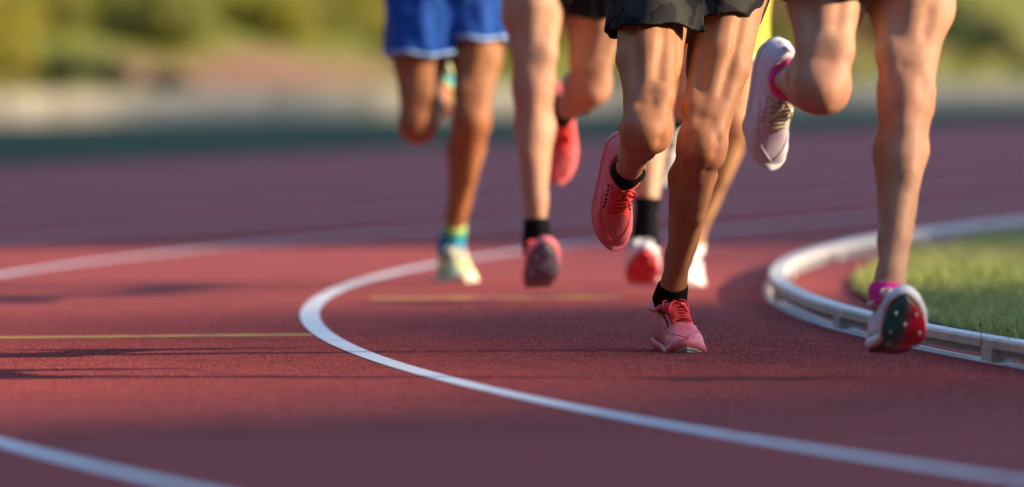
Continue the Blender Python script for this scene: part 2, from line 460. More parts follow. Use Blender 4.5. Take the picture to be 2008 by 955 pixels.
# grass blades near the kerb (the visible patch of infield)
def grass_patch():
    N = 110000
    s = rng.uniform(-7, 26, N); r = 36.235 - np.abs(rng.normal(0, 1, N)) * 0.75 + rng.normal(0, 0.02, N)
    keep = r < 36.262 + 0.02 * np.sin(s * 9); s, r = s[keep], r[keep]; N = len(s)
    xy = np.array([on_track(a, b) for a, b in zip(r, s)])
    h = rng.uniform(0.012, 0.032, N) * (1 + 0.35 * np.sin(xy[:, 0] * 5 + xy[:, 1] * 3)); h *= np.where(rng.random(N) < 0.06, 1.9, 1.0); a = rng.uniform(0, 2 * np.pi, N); w = rng.uniform(0.0012, 0.0026, N)
    lean = rng.uniform(0.1, 0.9, N) * h; b = rng.uniform(0, 2 * np.pi, N)
    base = np.c_[xy, np.full(N, 0.012)]
    side = np.c_[np.cos(a), np.sin(a), np.zeros(N)] * w[:, None]
    mid = base + np.c_[np.cos(b) * lean * 0.35, np.sin(b) * lean * 0.35, h * 0.6]
    tip = base + np.c_[np.cos(b) * lean, np.sin(b) * lean, h]
    V = np.stack([base - side, base + side, mid + side * 0.8, mid - side * 0.8, tip], 1).reshape(-1, 3)
    i = np.arange(N) * 5
    T = np.concatenate([np.c_[i, i + 1, i + 2], np.c_[i, i + 2, i + 3], np.c_[i + 3, i + 2, i + 4]])
    me = fast_mesh('grass', V, T, False)
    tint = np.clip(0.58 + 0.45 * np.sin(xy[:, 0] * 2.3 + 1) * np.sin(xy[:, 1] * 1.1) + rng.normal(0, 0.25, N), 0, 1)
    at_ = me.attributes.new('tint', 'FLOAT', 'POINT'); at_.data.foreach_set('value', np.repeat(tint, 5).astype(np.float32))
    tag(obj('grass', me, M['grass']), 'short green and yellowing grass inside the white kerb', 'grass', kind='stuff')
grass_patch()
for px, py, d, hh in ((1922, 655, 17.95, 0.032), (1976, 664, 17.75, 0.026)):
    p = at(px, py, d); p[2] = 0.012
    top = hh + 0.03
    v, f = tube([p, p + (0.002, 0, top * 0.5), p + (0.001, 0, top)], [0.0014, 0.0012, 0.001], 5)
    st = empty('dry_weed', p)
    v = [q - p for q in v]
    obj('stalk', mesh('stalk', v, f), M['straw'], st)
    v, f = tube([np.array((0.001, 0, top - 0.002)), np.array((0.001, 0, top + 0.003)), np.array((0.001, 0, top + 0.008))], [0.0012, 0.0034, 0.001], 6)
    obj('seed_head', mesh('seed_head', v, f), M['bark'], st)
    tag(st, 'dry brown weed stalk in the grass behind the kerb, ' + ('nearer the runner in pink socks' if px < 1950 else 'nearer the right edge'), 'weed', 'dry weeds in the infield grass')

# green apron beyond the track, low wall, hillside
WALL0, WDIR = np.array((-6.0, 100.0)), unit((14.0, 33.0))
WN = np.array((-WDIR[1], WDIR[0]))
V, Fc = [], []
n = 90
for i in range(n + 1):
    s = -60 + 185 * i / n
    a = np.array(on_track(47.62, s)); b = WALL0 + WDIR * (-60 + 170 * i / n)
    V += [tuple(a) + (-0.004,), tuple(b) + (-0.004,)]
Fc = [(2 * i, 2 * i + 1, 2 * i + 3, 2 * i + 2) for i in range(n)]
tag(obj('green_apron', flip_up(mesh('green_apron', V, Fc, False)), M['green_apron']), 'dark green surfaced strip beyond the track', kind='structure')

def wall():
    root = empty('low_wall', tuple(WALL0) + (0,))
    tag(root, 'low pale concrete block wall at the foot of the hillside', 'wall')
    for k in range(-16, 26):
        L = 1.5; hh = 0.38 + 0.012 * math.sin(k * 2.1); t = 0.22
        a, b = WDIR * (k * L + 0.012), WDIR * ((k + 1) * L - 0.012)
        off = 0.02 * math.sin(k * 5.3)
        c = [a + WN * off, b + WN * off, b + WN * (t + off), a + WN * (t + off)]
        V = [(p[0], p[1], -0.03) for p in c] + [(p[0], p[1], hh) for p in c]
        me = mesh('block', V, [(0, 1, 5, 4), (1, 2, 6, 5), (2, 3, 7, 6), (3, 0, 4, 7), (4, 5, 6, 7)], False)
        bm = bmesh.new(); bm.from_mesh(me); bmesh.ops.recalc_face_normals(bm, faces=bm.faces)
        bmesh.ops.bevel(bm, geom=[e for e in bm.edges if not e.is_boundary], offset=0.015, segments=1, affect='EDGES'); bm.to_mesh(me); bm.free()
        obj('block', me, M['concrete'], root)
wall()

def hill_z(u, w):
    """u along the wall, w behind it"""
    z = 0.35 + w * 0.30 + 0.10 * np.sin(u * 0.55 + w * 0.4) * np.minimum(w, 2) * 0.5 + 0.06 * np.sin(u * 1.7 + 2) * np.minimum(w, 1)
    return z + 0.004 * np.maximum(w - 4, 0) ** 2
def hill_pt(u, w):
    p = WALL0 + WDIR * u + WN * (0.24 + w); return np.array((p[0], p[1], hill_z(u, w)))
def hillside():
    us, ws = np.arange(-40, 90, 0.5), np.concatenate([np.arange(0, 8, 0.25), np.arange(8, 60, 2.0)])
    U, W = np.meshgrid(us, ws, indexing='ij')
    P = WALL0[None, None] + U[..., None] * WDIR + (0.24 + W[..., None]) * WN
    Z = hill_z(U, W) + 0.03 * np.sin(U * 4.1 + W * 3) * np.sin(W * 5.3)
    Vv = np.concatenate([P, Z[..., None]], -1).reshape(-1, 3)
    nu, nw = len(us), len(ws)
    I = np.arange(nu * nw).reshape(nu, nw)
    Q = np.stack([I[:-1, :-1], I[1:, :-1], I[1:, 1:], I[:-1, 1:]], -1).reshape(-1, 4)
    me = fast_mesh('hillside', Vv, Q)
    flip_up(me)
    # bare soil lens above the wall
    bare = np.exp(-(((U - 7.5) / 6.5) ** 2 + ((W - 0.9) / 0.8) ** 2) ** 2) + 0.5 * np.exp(-(((U - 36) / 9) ** 2 + ((W - 2.2) / 1.4) ** 2))
    a = me.attributes.new('bare', 'FLOAT', 'POINT'); a.data.foreach_set('value', bare.ravel().astype(np.float32))
    tag(obj('hillside', me, M['hill']), 'grassy hillside with bare brown soil rising behind the low wall', kind='structure')
hillside()

def leaves(n, rad, clumps, size, seed, squash=0.8):
    rg = np.random.default_rng(seed)
    cl = rg.normal(0, 1, (clumps, 3)); cl /= np.linalg.norm(cl, axis=1)[:, None]
    cl *= rad * rg.uniform(0.25, 0.85, (clumps, 1)); cl[:, 2] = np.abs(cl[:, 2]) * squash * 1.2
    k = rg.integers(0, clumps, n)
    c = cl[k] + rg.normal(0, rad * 0.20, (n, 3)); c[:, 2] = np.abs(c[:, 2]) + 0.02
    a = rg.normal(0, 1, (n, 3)); a /= np.linalg.norm(a, axis=1)[:, None]
    b = np.cross(a, rg.normal(0, 1, (n, 3))); b /= np.linalg.norm(b, axis=1)[:, None]
    sz = size * rg.uniform(0.6, 1.3, (n, 1))
    V = np.stack([c - a * sz, c + b * sz * 0.45, c + a * sz, c - b * sz * 0.45], 1).reshape(-1, 3)
    Q = np.arange(n * 4).reshape(n, 4)
    me = fast_mesh('foliage', V, Q, False)
    tint = (k * 0.37) % 1.0
    t = me.attributes.new('tint', 'FLOAT', 'POINT'); t.data.foreach_set('value', np.repeat(tint, 4).astype(np.float32))
    return me
def stems(rad, seed, n=6):
    rg = np.random.default_rng(seed); parts = []
    for k in range(n):
        a = rg.uniform(0, 6.28); e = np.array((math.cos(a), math.sin(a), 1.3)) * rad * 0.55
        parts.append(tube([np.zeros(3), e * 0.5 + rg.normal(0, 0.03, 3), e], [0.025, 0.016, 0.006], 5))
    return mesh('stem', *merge(parts))
shrub_mesh = {}
for nm, cnt in (('a', 3), ('b', 3)):
    for k in range(cnt): shrub_mesh[nm, k] = (leaves(2600, 0.6, 16, 0.055, 10 + k + (40 if nm == 'b' else 0), 0.8 if nm == 'a' else 0.45), stems(0.6, 5 + k))
def shrub(u, w, scale, mat, kind, k, label, group=None):
    p = hill_pt(u, w)
    root = empty('hillside_shrub', p); root.scale = (scale,) * 3; root.rotation_euler.z = u * 1.7
    me, st = shrub_mesh[kind, k % 3]
    key = (kind, k % 3, mat)
    if key not in shrub_mesh:
        c = me.copy(); c.materials.clear(); c.materials.append(M[mat]); shrub_mesh[key] = c
    obj('foliage', shrub_mesh[key], None, root); obj('stem', st, M['bark'], root)
    tag(root, label, 'shrub', group)
G = 'blurred shrubs on the hillside'
WORD = {'leaf_olive': 'olive green', 'leaf_brown': 'dry brown', 'leaf_dark': 'dark green', 'leaf_yellow': 'yellow-green'}
PLACES = ((150, 'at the left edge'), (400, 'left of the bare soil'), (760, 'above the bare soil'), (1000, 'behind the blue shorts'), (1230, 'behind the fair-legged runner'),
          (1500, 'behind the centre runner'), (1715, 'behind the right runner\'s raised leg'), (1880, 'behind the right runner\'s landing leg'), (9999, 'at the right edge'))
plan = [(-1.4, 0.6, 1.1, 'leaf_yellow', 'a', 'low'), (0.3, 0.5, 0.75, 'leaf_yellow', 'b', 'low'), (1.4, 0.9, 1.2, 'leaf_yellow', 'a', 'low'), (2.6, 0.4, 0.8, 'leaf_dark', 'b', 'low'), (4.0, 0.35, 0.75, 'leaf_dark', 'b', 'low'), (5.6, 0.3, 0.5, 'leaf_dark', 'b', 'low'), (-3.2, 1.9, 1.4, 'leaf_yellow', 'a', 'upper')]
for u in np.arange(0.5, 41, 1.75):
    for row, w0 in (('middle', 2.0), ('upper', 3.2)):
        if 3 < u < 12.5 and row == 'middle': w0 = 2.5
        right = u > 20
        mat = random.choice(['leaf_olive', 'leaf_brown', 'leaf_brown', 'leaf_dark'] if right else ['leaf_yellow', 'leaf_olive', 'leaf_yellow'])
        plan.append((u + random.uniform(-.5, .5), w0 + random.uniform(-.35, .35), random.uniform(0.85, 1.35), mat, random.choice('ab'), row))
for u in np.arange(15, 41, 2.6):
    plan.append((u + random.uniform(-.6, .6), random.uniform(0.3, 0.8), random.uniform(0.4, 0.7), random.choice(['leaf_olive', 'leaf_dark', 'leaf_brown']), 'b', 'low'))
named = {}
for it in sorted(plan):
    p = hill_pt(it[0], it[1]); px = 1004 + p[0] / p[1] * F_PX
    place = next(w for lim, w in PLACES if px < lim)
    named.setdefault((it[5], it[3], place), []).append(it)
k = 0
for (row, mat, place), items in named.items():
    for n_, it in enumerate(items):
        k += 1
        where = '' if len(items) == 1 else ('leftmost ', 'second ', 'third ', 'fourth ', 'fifth ')[n_]
        shrub(*it[:5], k, f'{where}{WORD[mat]} shrub of the {row} hillside row {place}', G)

# ------------------------------------------------------------------ added unseen blocks that shade the track and hold back sky light
SD2 = np.array((math.cos(SUN_AZ), -math.sin(SUN_AZ))); SN2 = np.array((math.sin(SUN_AZ), math.cos(SUN_AZ)))   # towards the sun, and across it
def sun_pt(q, t): return SD2 * t + SN2 * q                                # q: offset across the light
def shade_stand(q0, q1, t, hgt):  # invented stand, sized so its end casts the sharp far shade
    c = sun_pt((q0 + q1) / 2, t)
    root = empty('shade_stand', (c[0], c[1], 0)); root.rotation_euler.z = -SUN_AZ
    tag(root, 'added stand-shaped block out of view that shades the far track', 'shade_stand')
    L = q1 - q0
    def box(name, x0, x1, y0, y1, z0, z1, mat):
        V = [(x, y, z) for z in (z0, z1) for x, y in ((x0, y0), (x1, y0), (x1, y1), (x0, y1))]
        return obj(name, mesh(name, V, [(3, 2, 1, 0), (4, 5, 6, 7), (0, 1, 5, 4), (1, 2, 6, 5), (2, 3, 7, 6), (3, 0, 4, 7)], False), mat, root)
    for k in range(10): box('seating_tier', k * 1.1, 11.0, -L / 2 + 0.3, L / 2 - 0.3, k * 0.9 - (0.05 if k == 0 else 0), (k + 1) * 0.9 - 0.002, M['seat_blue'])
    box('back_wall', 11.01, 11.6, -L / 2, L / 2, -0.05, hgt - 0.6, M['render_wall'])
    box('roof', -1.0, 12.5, -L / 2 - 0.2, L / 2 + 0.2, hgt - 0.59, hgt, M['roof_sheet'])
    for y in (-L / 2 + 0.05, L / 2 - 0.25): box('end_wall', 0.5, 11.0, y, y + 0.2, -0.05, hgt - 0.6, M['render_wall'])
TAN_E = math.tan(SUN_EL)
def q_of(x, y): return x * SN2[0] + y * SN2[1]
def t_of(x, y): return x * SD2[0] + y * SD2[1]
RIDGE_T = 80.0
def skyline(x, y, frac):
    """height of the ridge line that leaves this share of the sun's disc in view from the ground at (x, y)"""
    d = RIDGE_T - t_of(x, y)
    return q_of(x, y), d * TAN_E + (0.5 - frac) * 0.00925 * d / math.cos(SUN_EL) ** 2
Q_STAND = q_of(-0.9, 29.9)
shade_stand(Q_STAND, Q_STAND + 34.0, RIDGE_T, 37.0)
def add_shade_ridge():  # added ridge, crest shaped to set how much sun reaches the ground
    anchors = [skyline(*a) for a in ((-0.3, 2, -2.0), (-0.6, 10, -0.5), (-0.6, 14.6, -0.02), (0.65, 15.6, 0.0), (0.8, 17.2, 0.18), (0.36, 18.75, 0.10), (-0.3, 20.6, 0.12), (-0.4, 22.0, 0.36), (1.3, 24.1, 0.85), (-0.9, 28.5, 1.15))]
    anchors += [(Q_STAND + 0.4, anchors[-1][1]), (Q_STAND + 1.5, 26.0), (Q_STAND + 18.0, 26.0)]
    anchors += [skyline(*a) for a in ((-3.4, 57.0, -1.5), (-5.0, 80, -1.2), (-6.5, 97.0, -1.0), (-6.2, 99.5, 0.45), (-5.4, 101.5, 0.45), (-4.6, 103.5, 0.12), (-3.2, 107, 0.05), (-2.4, 109, 0.12), (-1.8, 111, 0.55), (0.0, 115, 0.45), (2, 120, 0.12), (8, 133, 0.12))]
    anchors += [(160, 30.0)]
    anchors.sort()
    kq, kz = zip(*([(-90.0, anchors[0][1] + 2)] + anchors))
    qs = np.concatenate([np.arange(-90, 5, 3.0), np.arange(5, 34, 0.5), np.arange(34, 158, 1.0)]); ts = [RIDGE_T - 3, RIDGE_T, RIDGE_T + 8, RIDGE_T + 30, RIDGE_T + 90]
    V = []
    for q in qs:
        top = float(np.interp(q, kq, kz))
        for t, k in zip(ts, (0.0, 1.0, 0.98, 0.8, -0.01)):
            p = sun_pt(q, t); V.append((p[0], p[1], top * k - (0.04 if k <= 0 else 0)))
    n = len(ts); Fc = [(i * n + j, i * n + j + 1, (i + 1) * n + j + 1, (i + 1) * n + j) for i in range(len(qs) - 1) for j in range(n - 1)]
    tag(obj('shade_ridge', flip_up(mesh('shade_ridge', V, Fc)), M['hill']), 'added unseen ridge, its crest shaped to shade the track', kind='structure')
add_shade_ridge()
def add_sky_blocker():  # unseen slope added to cut the sky fill on the legs
    """added slope behind and to the left of the camera that blocks low sky light"""
    phs = np.radians(np.arange(-125, 26, 1.5)); prof = [(54, -0.04), (57, 3), (62, 0.33), (70, 0.66), (80, 1.0), (96, 0.92), (140, 0.3)]
    V = []
    for ph in phs:
        hgt = float(np.interp(math.degrees(ph), [-125, -100, -60, 0, 25], [28, 46, 44, 34, 30]))
        for k, (r, z) in enumerate(prof):
            zz = z if z > 1.5 or z < 0 else z * hgt
            zz += (0 if k == 0 else 1.6 * math.sin(ph * 37 + k * 2.1) + 1.1 * math.sin(ph * 83 + k))
            V.append((CX - r * math.cos(ph), CY + r * math.sin(ph), zz))
    n = len(prof); Fc = [(i * n + j, i * n + j + 1, (i + 1) * n + j + 1, (i + 1) * n + j) for i in range(len(phs) - 1) for j in range(n - 1)]
    tag(obj('sky_blocker', flip_up(mesh('sky_blocker', V, Fc)), M['dark_slope']), 'added dark slope around the bend, unseen, that blocks low sky light', kind='structure')
add_sky_blocker()

# ------------------------------------------------------------------ bodies: smooth signed-distance figures
def p_cone(a, b, ra, rb, k=0.012): return ('c', np.asarray(a, float), np.asarray(b, float), ra, rb, k)
def p_ell(c, ax, rad, k=0.012): return ('e', np.asarray(c, float), np.asarray(ax, float), np.asarray(rad, float), None, k)
def p_groove(pts, sig, amp): return ('g', np.min(pts, 0), np.max(pts, 0), sig, amp, np.asarray(pts, float))
def field(prims, lo, hi, h, pad=0.03):
    lo = np.asarray(lo, float); n = np.ceil((np.asarray(hi) - lo) / h).astype(int) + 1
    Fd = np.full(n, 0.08, np.float32)
    ax = [lo[i] + h * np.arange(n[i]) for i in range(3)]
    for t, a, b, ra, rb, k in prims:
        if t == 'g': mn, mx = np.minimum(a, b) - 3 * ra, np.maximum(a, b) + 3 * ra
        elif t == 'c':
            mn = np.minimum(a - ra, b - rb) - pad; mx = np.maximum(a + ra, b + rb) + pad
        else:
            m = np.max(ra); mn, mx = a - m - pad, a + m + pad
        i0 = np.clip(np.floor((mn - lo) / h).astype(int), 0, n); i1 = np.clip(np.ceil((mx - lo) / h).astype(int) + 1, 0, n)
        if (i1 <= i0).any(): continue
        X = ax[0][i0[0]:i1[0], None, None]; Y = ax[1][None, i0[1]:i1[1], None]; Z = ax[2][None, None, i0[2]:i1[2]]
        if t == 'g':
            D2 = None
            for p, q in zip(k[:-1], k[1:]):
                d = q - p; L2 = max(d @ d, 1e-9); s = np.clip(((X - p[0]) * d[0] + (Y - p[1]) * d[1] + (Z - p[2]) * d[2]) / L2, 0, 1)
                e2 = (X - p[0] - s * d[0]) ** 2 + (Y - p[1] - s * d[1]) ** 2 + (Z - p[2] - s * d[2]) ** 2
                D2 = e2 if D2 is None else np.minimum(D2, e2)
            Fd[tuple(slice(i0[i], i1[i]) for i in range(3))] += rb * np.exp(-D2 / ra ** 2); continue
        if t == 'c':
            d = b - a; L2 = max(d @ d, 1e-9)
            s = np.clip(((X - a[0]) * d[0] + (Y - a[1]) * d[1] + (Z - a[2]) * d[2]) / L2, 0, 1)
            D = np.sqrt((X - a[0] - s * d[0]) ** 2 + (Y - a[1] - s * d[1]) ** 2 + (Z - a[2] - s * d[2]) ** 2)
            D = D - (ra + (rb - ra) * s)
        else:
            q = [((X - a[0]) * b[i][0] + (Y - a[1]) * b[i][1] + (Z - a[2]) * b[i][2]) for i in range(3)]
            k0 = np.sqrt(sum((q[i] / ra[i]) ** 2 for i in range(3))); k1 = np.sqrt(sum((q[i] / ra[i] ** 2) ** 2 for i in range(3))) + 1e-6
            D = k0 * (k0 - 1) / k1
        sl = tuple(slice(i0[i], i1[i]) for i in range(3))
        A = Fd[sl]; hh = np.maximum(k - np.abs(A - D), 0) / k
        Fd[sl] = np.minimum(A, D) - hh * hh * k * 0.25
    return Fd, ax
CORN = np.array([(0, 0, 0), (1, 0, 0), (0, 1, 0), (1, 1, 0), (0, 0, 1), (1, 0, 1), (0, 1, 1), (1, 1, 1)])
EDG = [(0, 1), (2, 3), (4, 5), (6, 7), (0, 2), (1, 3), (4, 6), (5, 7), (0, 4), (1, 5), (2, 6), (3, 7)]
def surface_nets(Fd, lo, h):
    S = Fd < 0
    cnt = np.zeros(tuple(np.array(S.shape) - 1), np.int8)
    for c in CORN: cnt += S[c[0]:S.shape[0] - 1 + c[0], c[1]:S.shape[1] - 1 + c[1], c[2]:S.shape[2] - 1 + c[2]]
    act = np.argwhere((cnt > 0) & (cnt < 8))
    vals = np.stack([Fd[act[:, 0] + c[0], act[:, 1] + c[1], act[:, 2] + c[2]] for c in CORN], 1).astype(np.float64)
    P = np.zeros((len(act), 3)); W = np.zeros(len(act))
    for a, b in EDG:
        va, vb = vals[:, a], vals[:, b]; m = (va < 0) != (vb < 0)
        t = np.where(m, va / np.where(m, va - vb, 1), 0)
        P += m[:, None] * (CORN[a] + t[:, None] * (CORN[b] - CORN[a])); W += m
    V = (P / W[:, None] + act) * h + np.asarray(lo)
    idx = np.full(cnt.shape, -1, np.int32); idx[tuple(act.T)] = np.arange(len(act))
    quads = []
    for ax in range(3):
        sl0 = [slice(None)] * 3; sl1 = [slice(None)] * 3
        sl0[ax] = slice(0, -1); sl1[ax] = slice(1, None)
        A, B = S[tuple(sl0)], S[tuple(sl1)]
        e = np.argwhere(A != B); o1, o2 = [(1, 2), (2, 0), (0, 1)][ax]
        ok = (e[:, o1] > 0) & (e[:, o2] > 0) & (e[:, o1] < cnt.shape[o1]) & (e[:, o2] < cnt.shape[o2]); e = e[ok]
        inside = A[tuple(e.T)]
        def cell(da, db):
            c = e.copy(); c[:, o1] -= da; c[:, o2] -= db; return idx[tuple(c.T)]
        q = np.stack([cell(1, 1), cell(0, 1), cell(0, 0), cell(1, 0)], 1)
        q[~inside] = q[~inside][:, ::-1]; quads.append(q)
    Q = np.concatenate(quads); Q = Q[(Q >= 0).all(1)]
    return V, Q
LEFT = np.array((1.0, 0, 0)); UP = np.array((0, 0, 1.0)); FWD = np.array((0, -1.0, 0))

def leg_prims(H, K, A, toe, up, out, g=1.0, tg=1.0, kk=1.0, groove=0.35, sg=1.0):
    """one leg: out=+1 left leg (image right), -1 right leg. g: girth"""
    P = []
    ta = unit(K - H); TL = np.linalg.norm(K - H); sa = unit(A - K); SL = np.linalg.norm(A - K)
    tf = unit(np.cross(ta, LEFT)); to = unit(np.cross(tf, ta)) ; to = to * np.sign(to @ LEFT) * out
    sf = unit(np.cross(sa, LEFT)); so = unit(np.cross(sf, sa)); so = so * np.sign(so @ LEFT) * out
    def S(t, o, f): return K + sa * (SL * t) + so * (o * g) + sf * (f * g)
    c = lambda a, b, ra, rb, k=0.012: P.append(p_cone(a, b, ra * g, rb * g, k * kk))
    # thigh core and muscles (widened towards the hip by tg)
    def T(t, o, f):
        w = 1 + (tg - 1) * (1 - max(t - 0.45, 0) / 0.55); return H + ta * (TL * t) + to * (o * g * w) + tf * (f * g * w)
    def c2(t0, o0, f0, t1, o1, f1, ra, rb, k):
        w = lambda t: 1 + (tg - 1) * (1 - max(t - 0.45, 0) / 0.55)
        c(T(t0, o0, f0), T(t1, o1, f1), ra * w(t0), rb * w(t1), k)
    c2(0, 0, -0.005, 0.5, 0, -0.002, 0.080, 0.061, 0.03)
    c2(0.5, 0, -0.002, 1.0, 0, -0.003, 0.061, 0.044, 0.03)
    c2(0.05, 0.004, 0.028, 0.48, 0.006, 0.036, 0.046, 0.038, 0.026)        # rectus femoris
    c2(0.48, 0.006, 0.036, 0.88, 0.003, 0.024, 0.037, 0.020, 0.018)
    c2(0.10, 0.036, 0.006, 0.55, 0.036, 0.014, 0.045, 0.038, 0.018)        # vastus lateralis
    c2(0.55, 0.036, 0.014, 0.90, 0.025, 0.018, 0.037, 0.021, 0.016)
    c2(0.40, -0.024, 0.014, 0.80, -0.029, 0.022, 0.032, 0.030, 0.016)      # vastus medialis, teardrop
    c2(0.80, -0.029, 0.022, 0.94, -0.024, 0.020, 0.028, 0.019, 0.014)
    c2(0.0, -0.034, -0.006, 0.55, -0.030, -0.012, 0.060, 0.032, 0.022)     # adductors
    c2(0.08, -0.030, 0.028, 0.95, -0.036, -0.012, 0.022, 0.015, 0.018)     # sartorius
    c2(0.05, 0.020, -0.040, 0.55, 0.026, -0.034, 0.046, 0.036, 0.02)       # hamstrings
    c2(0.55, 0.026, -0.034, 1.02, 0.033, -0.022, 0.034, 0.013, 0.016)
    c2(0.05, -0.020, -0.042, 0.55, -0.022, -0.036, 0.046, 0.034, 0.02)
    c2(0.55, -0.022, -0.036, 1.02, -0.032, -0.022, 0.032, 0.013, 0.016)
    # knee
    g = g * sg
    kf = unit(tf + sf)
    ko = so
    for s in (1, -1):
        P.append(p_cone(K + ko * s * 0.021 * g + ta * -0.012, K + ko * s * 0.021 * g + sa * 0.022, 0.034 * g, 0.032 * g, 0.032))
    pat = K + kf * 0.030 * g - ta * 0.006
    P.append(p_ell(pat, (ko, unit(np.cross(kf, ko)), kf), (0.024 * g, 0.029 * g, 0.0165 * g), 0.020))
    for s in (1, -1):
        P.append(p_ell(K + kf * 0.024 * g + sa * 0.032 + ko * s * 0.014 * g, (ko, sa, np.cross(ko, sa)), (0.014, 0.016, 0.013), 0.014))
    c(pat + sa * 0.012, S(0.15, -0.002, 0.030), 0.012, 0.0125, 0.012)              # patellar tendon, tuberosity
    # shin
    c(S(0.0, 0, -0.004), S(0.30, 0, -0.004), 0.042, 0.042, 0.02)
    c(S(0.30, 0, -0.004), S(0.70, 0, -0.003), 0.041, 0.030, 0.02)
    c(S(0.70, 0, -0.003), S(1.0, 0, 0.0), 0.030, 0.028, 0.02)
    c(S(0.12, -0.006, 0.024), S(0.88, -0.007, 0.018), 0.016, 0.010, 0.010)         # tibia crest
    c(S(0.12, 0.014, 0.014), S(0.40, 0.016, 0.019), 0.024, 0.022, 0.014)           # tibialis anterior
    c(S(0.40, 0.016, 0.019), S(0.84, 0.004, 0.012), 0.022, 0.011, 0.012)
    c(S(0.14, 0.028, -0.004), S(0.64, 0.025, -0.006), 0.019, 0.014, 0.014)         # peroneals
    c(S(0.02, -0.018, -0.022), S(0.25, -0.024, -0.034), 0.028, 0.035, 0.018)       # gastrocnemius, inner head
    c(S(0.25, -0.024, -0.034), S(0.56, -0.018, -0.024), 0.035, 0.018, 0.016)
    c(S(0.02, 0.018, -0.022), S(0.23, 0.023, -0.033), 0.027, 0.032, 0.018)         # outer head
    c(S(0.23, 0.023, -0.033), S(0.52, 0.018, -0.024), 0.032, 0.018, 0.016)
    c(S(0.30, 0, -0.022), S(0.74, 0, -0.020), 0.036, 0.021, 0.016)                 # soleus
    c(S(0.62, 0, -0.026), S(1.0, 0, -0.033), 0.013, 0.010, 0.012)                  # Achilles
    c(S(0.80, 0.017, -0.004), S(0.985, 0.026, -0.003), 0.012, 0.013, 0.012)        # malleoli
    c(S(0.85, -0.017, 0.002), S(0.965, -0.026, 0.003), 0.012, 0.014, 0.012)
    # grooves between the muscles, hollows round the kneecap
    def gl(which, t0, a0, t1, a1, sig, amp, n=5):
        pts = []
        for i in range(n + 1):
            t = t0 + (t1 - t0) * i / n; a = math.radians(a0 + (a1 - a0) * i / n)
            if which == 'T':
                r = float(np.interp(t, [0, .3, .5, .7, .85, 1], [.088, .079, .073, .065, .056, .046])); pts.append(T(t, r * math.sin(a), r * math.cos(a)))
            else:
                r = float(np.interp(t, [0, .15, .3, .5, .7, .9, 1], [.050, .054, .055, .047, .038, .032, .032])); pts.append(S(t, r * math.sin(a), r * math.cos(a)))
        GR.append(p_groove(pts, sig * g, amp * groove))
    GR = []
    if groove > 0:
        gl('T', 0.20, 30, 0.74, 27, 0.011, 0.0055); gl('T', 0.30, -22, 0.72, -24, 0.011, 0.0060)
        gl('T', 0.15, 92, 0.92, 80, 0.011, 0.0045); gl('T', 0.15, -45, 0.88, -95, 0.011, 0.0055)
        gl('S', 0.06, -78, 0.62, -70, 0.010, 0.0055); gl('S', 0.12, 62, 0.70, 48, 0.008, 0.0035); gl('S', 0.10, 112, 0.50, 105, 0.010, 0.005)
        gl('S', 0.18, -22, 0.70, -22, 0.012, 0.003)
        for sg in (1, -1):
            e = K + kf * 0.040 * g + ko * sg * 0.031 * g
            GR.append(p_groove([e - ta * 0.022, e + sa * 0.006], 0.011, 0.0050 * groove)); GR.append(p_groove([e - ko * sg * 0.008 + sa * 0.036, e - ko * sg * 0.012 + sa * 0.052], 0.009, 0.0035 * groove))
        GR.append(p_groove([K + tf * 0.052 * g - ta * 0.046 - ko * 0.012, K + tf * 0.052 * g - ta * 0.046 + ko * 0.012], 0.010, 0.0035 * groove))
    # foot, inside the shoe
    toe = unit(toe); up = unit(up - toe * (up @ toe))
    heel = A - toe * 0.030 - up * 0.040; ball = A + toe * 0.090 - up * 0.058
    c(A, heel, 0.026, 0.022, 0.015); c(A, ball, 0.027, 0.020, 0.015); c(heel, ball, 0.020, 0.018, 0.02)
    c(ball, ball + toe * 0.02, 0.017, 0.014, 0.02)
    return P + GR

def hand_prims(W, d, palm, side):
    """relaxed running hand: palm and five curled fingers. d: along the forearm, palm: towards the palm, side: thumb side"""
    d, palm, side = unit(d), unit(palm), unit(side)
    P = [p_cone(W, W + d * 0.05, 0.026, 0.028, 0.014), p_ell(W + d * 0.055, (d, side, palm), (0.048, 0.040, 0.018), 0.012)]
    for i, ln in enumerate((0.036, 0.042, 0.039, 0.030)):
        a = W + d * 0.092 + side * (0.030 - 0.020 * i); b = a + d * ln * 0.8 + palm * ln * 0.5; c = b + palm * ln * 0.7 + d * ln * 0.1; e = c + palm * ln * 0.2 - d * ln * 0.5
        P += [p_cone(a - d * 0.02, b, 0.0095, 0.0088, 0.004), p_cone(b, c, 0.0088, 0.0082, 0.003), p_cone(c, e, 0.0082, 0.0072, 0.003)]
    a = W + d * 0.028 + side * 0.030; b = a + d * 0.034 + side * 0.014 + palm * 0.018; c = b + d * 0.030 + palm * 0.010 - side * 0.006
    P += [p_cone(a, b, 0.013, 0.0105, 0.006), p_cone(b, c, 0.0105, 0.0085, 0.004)]
    return P

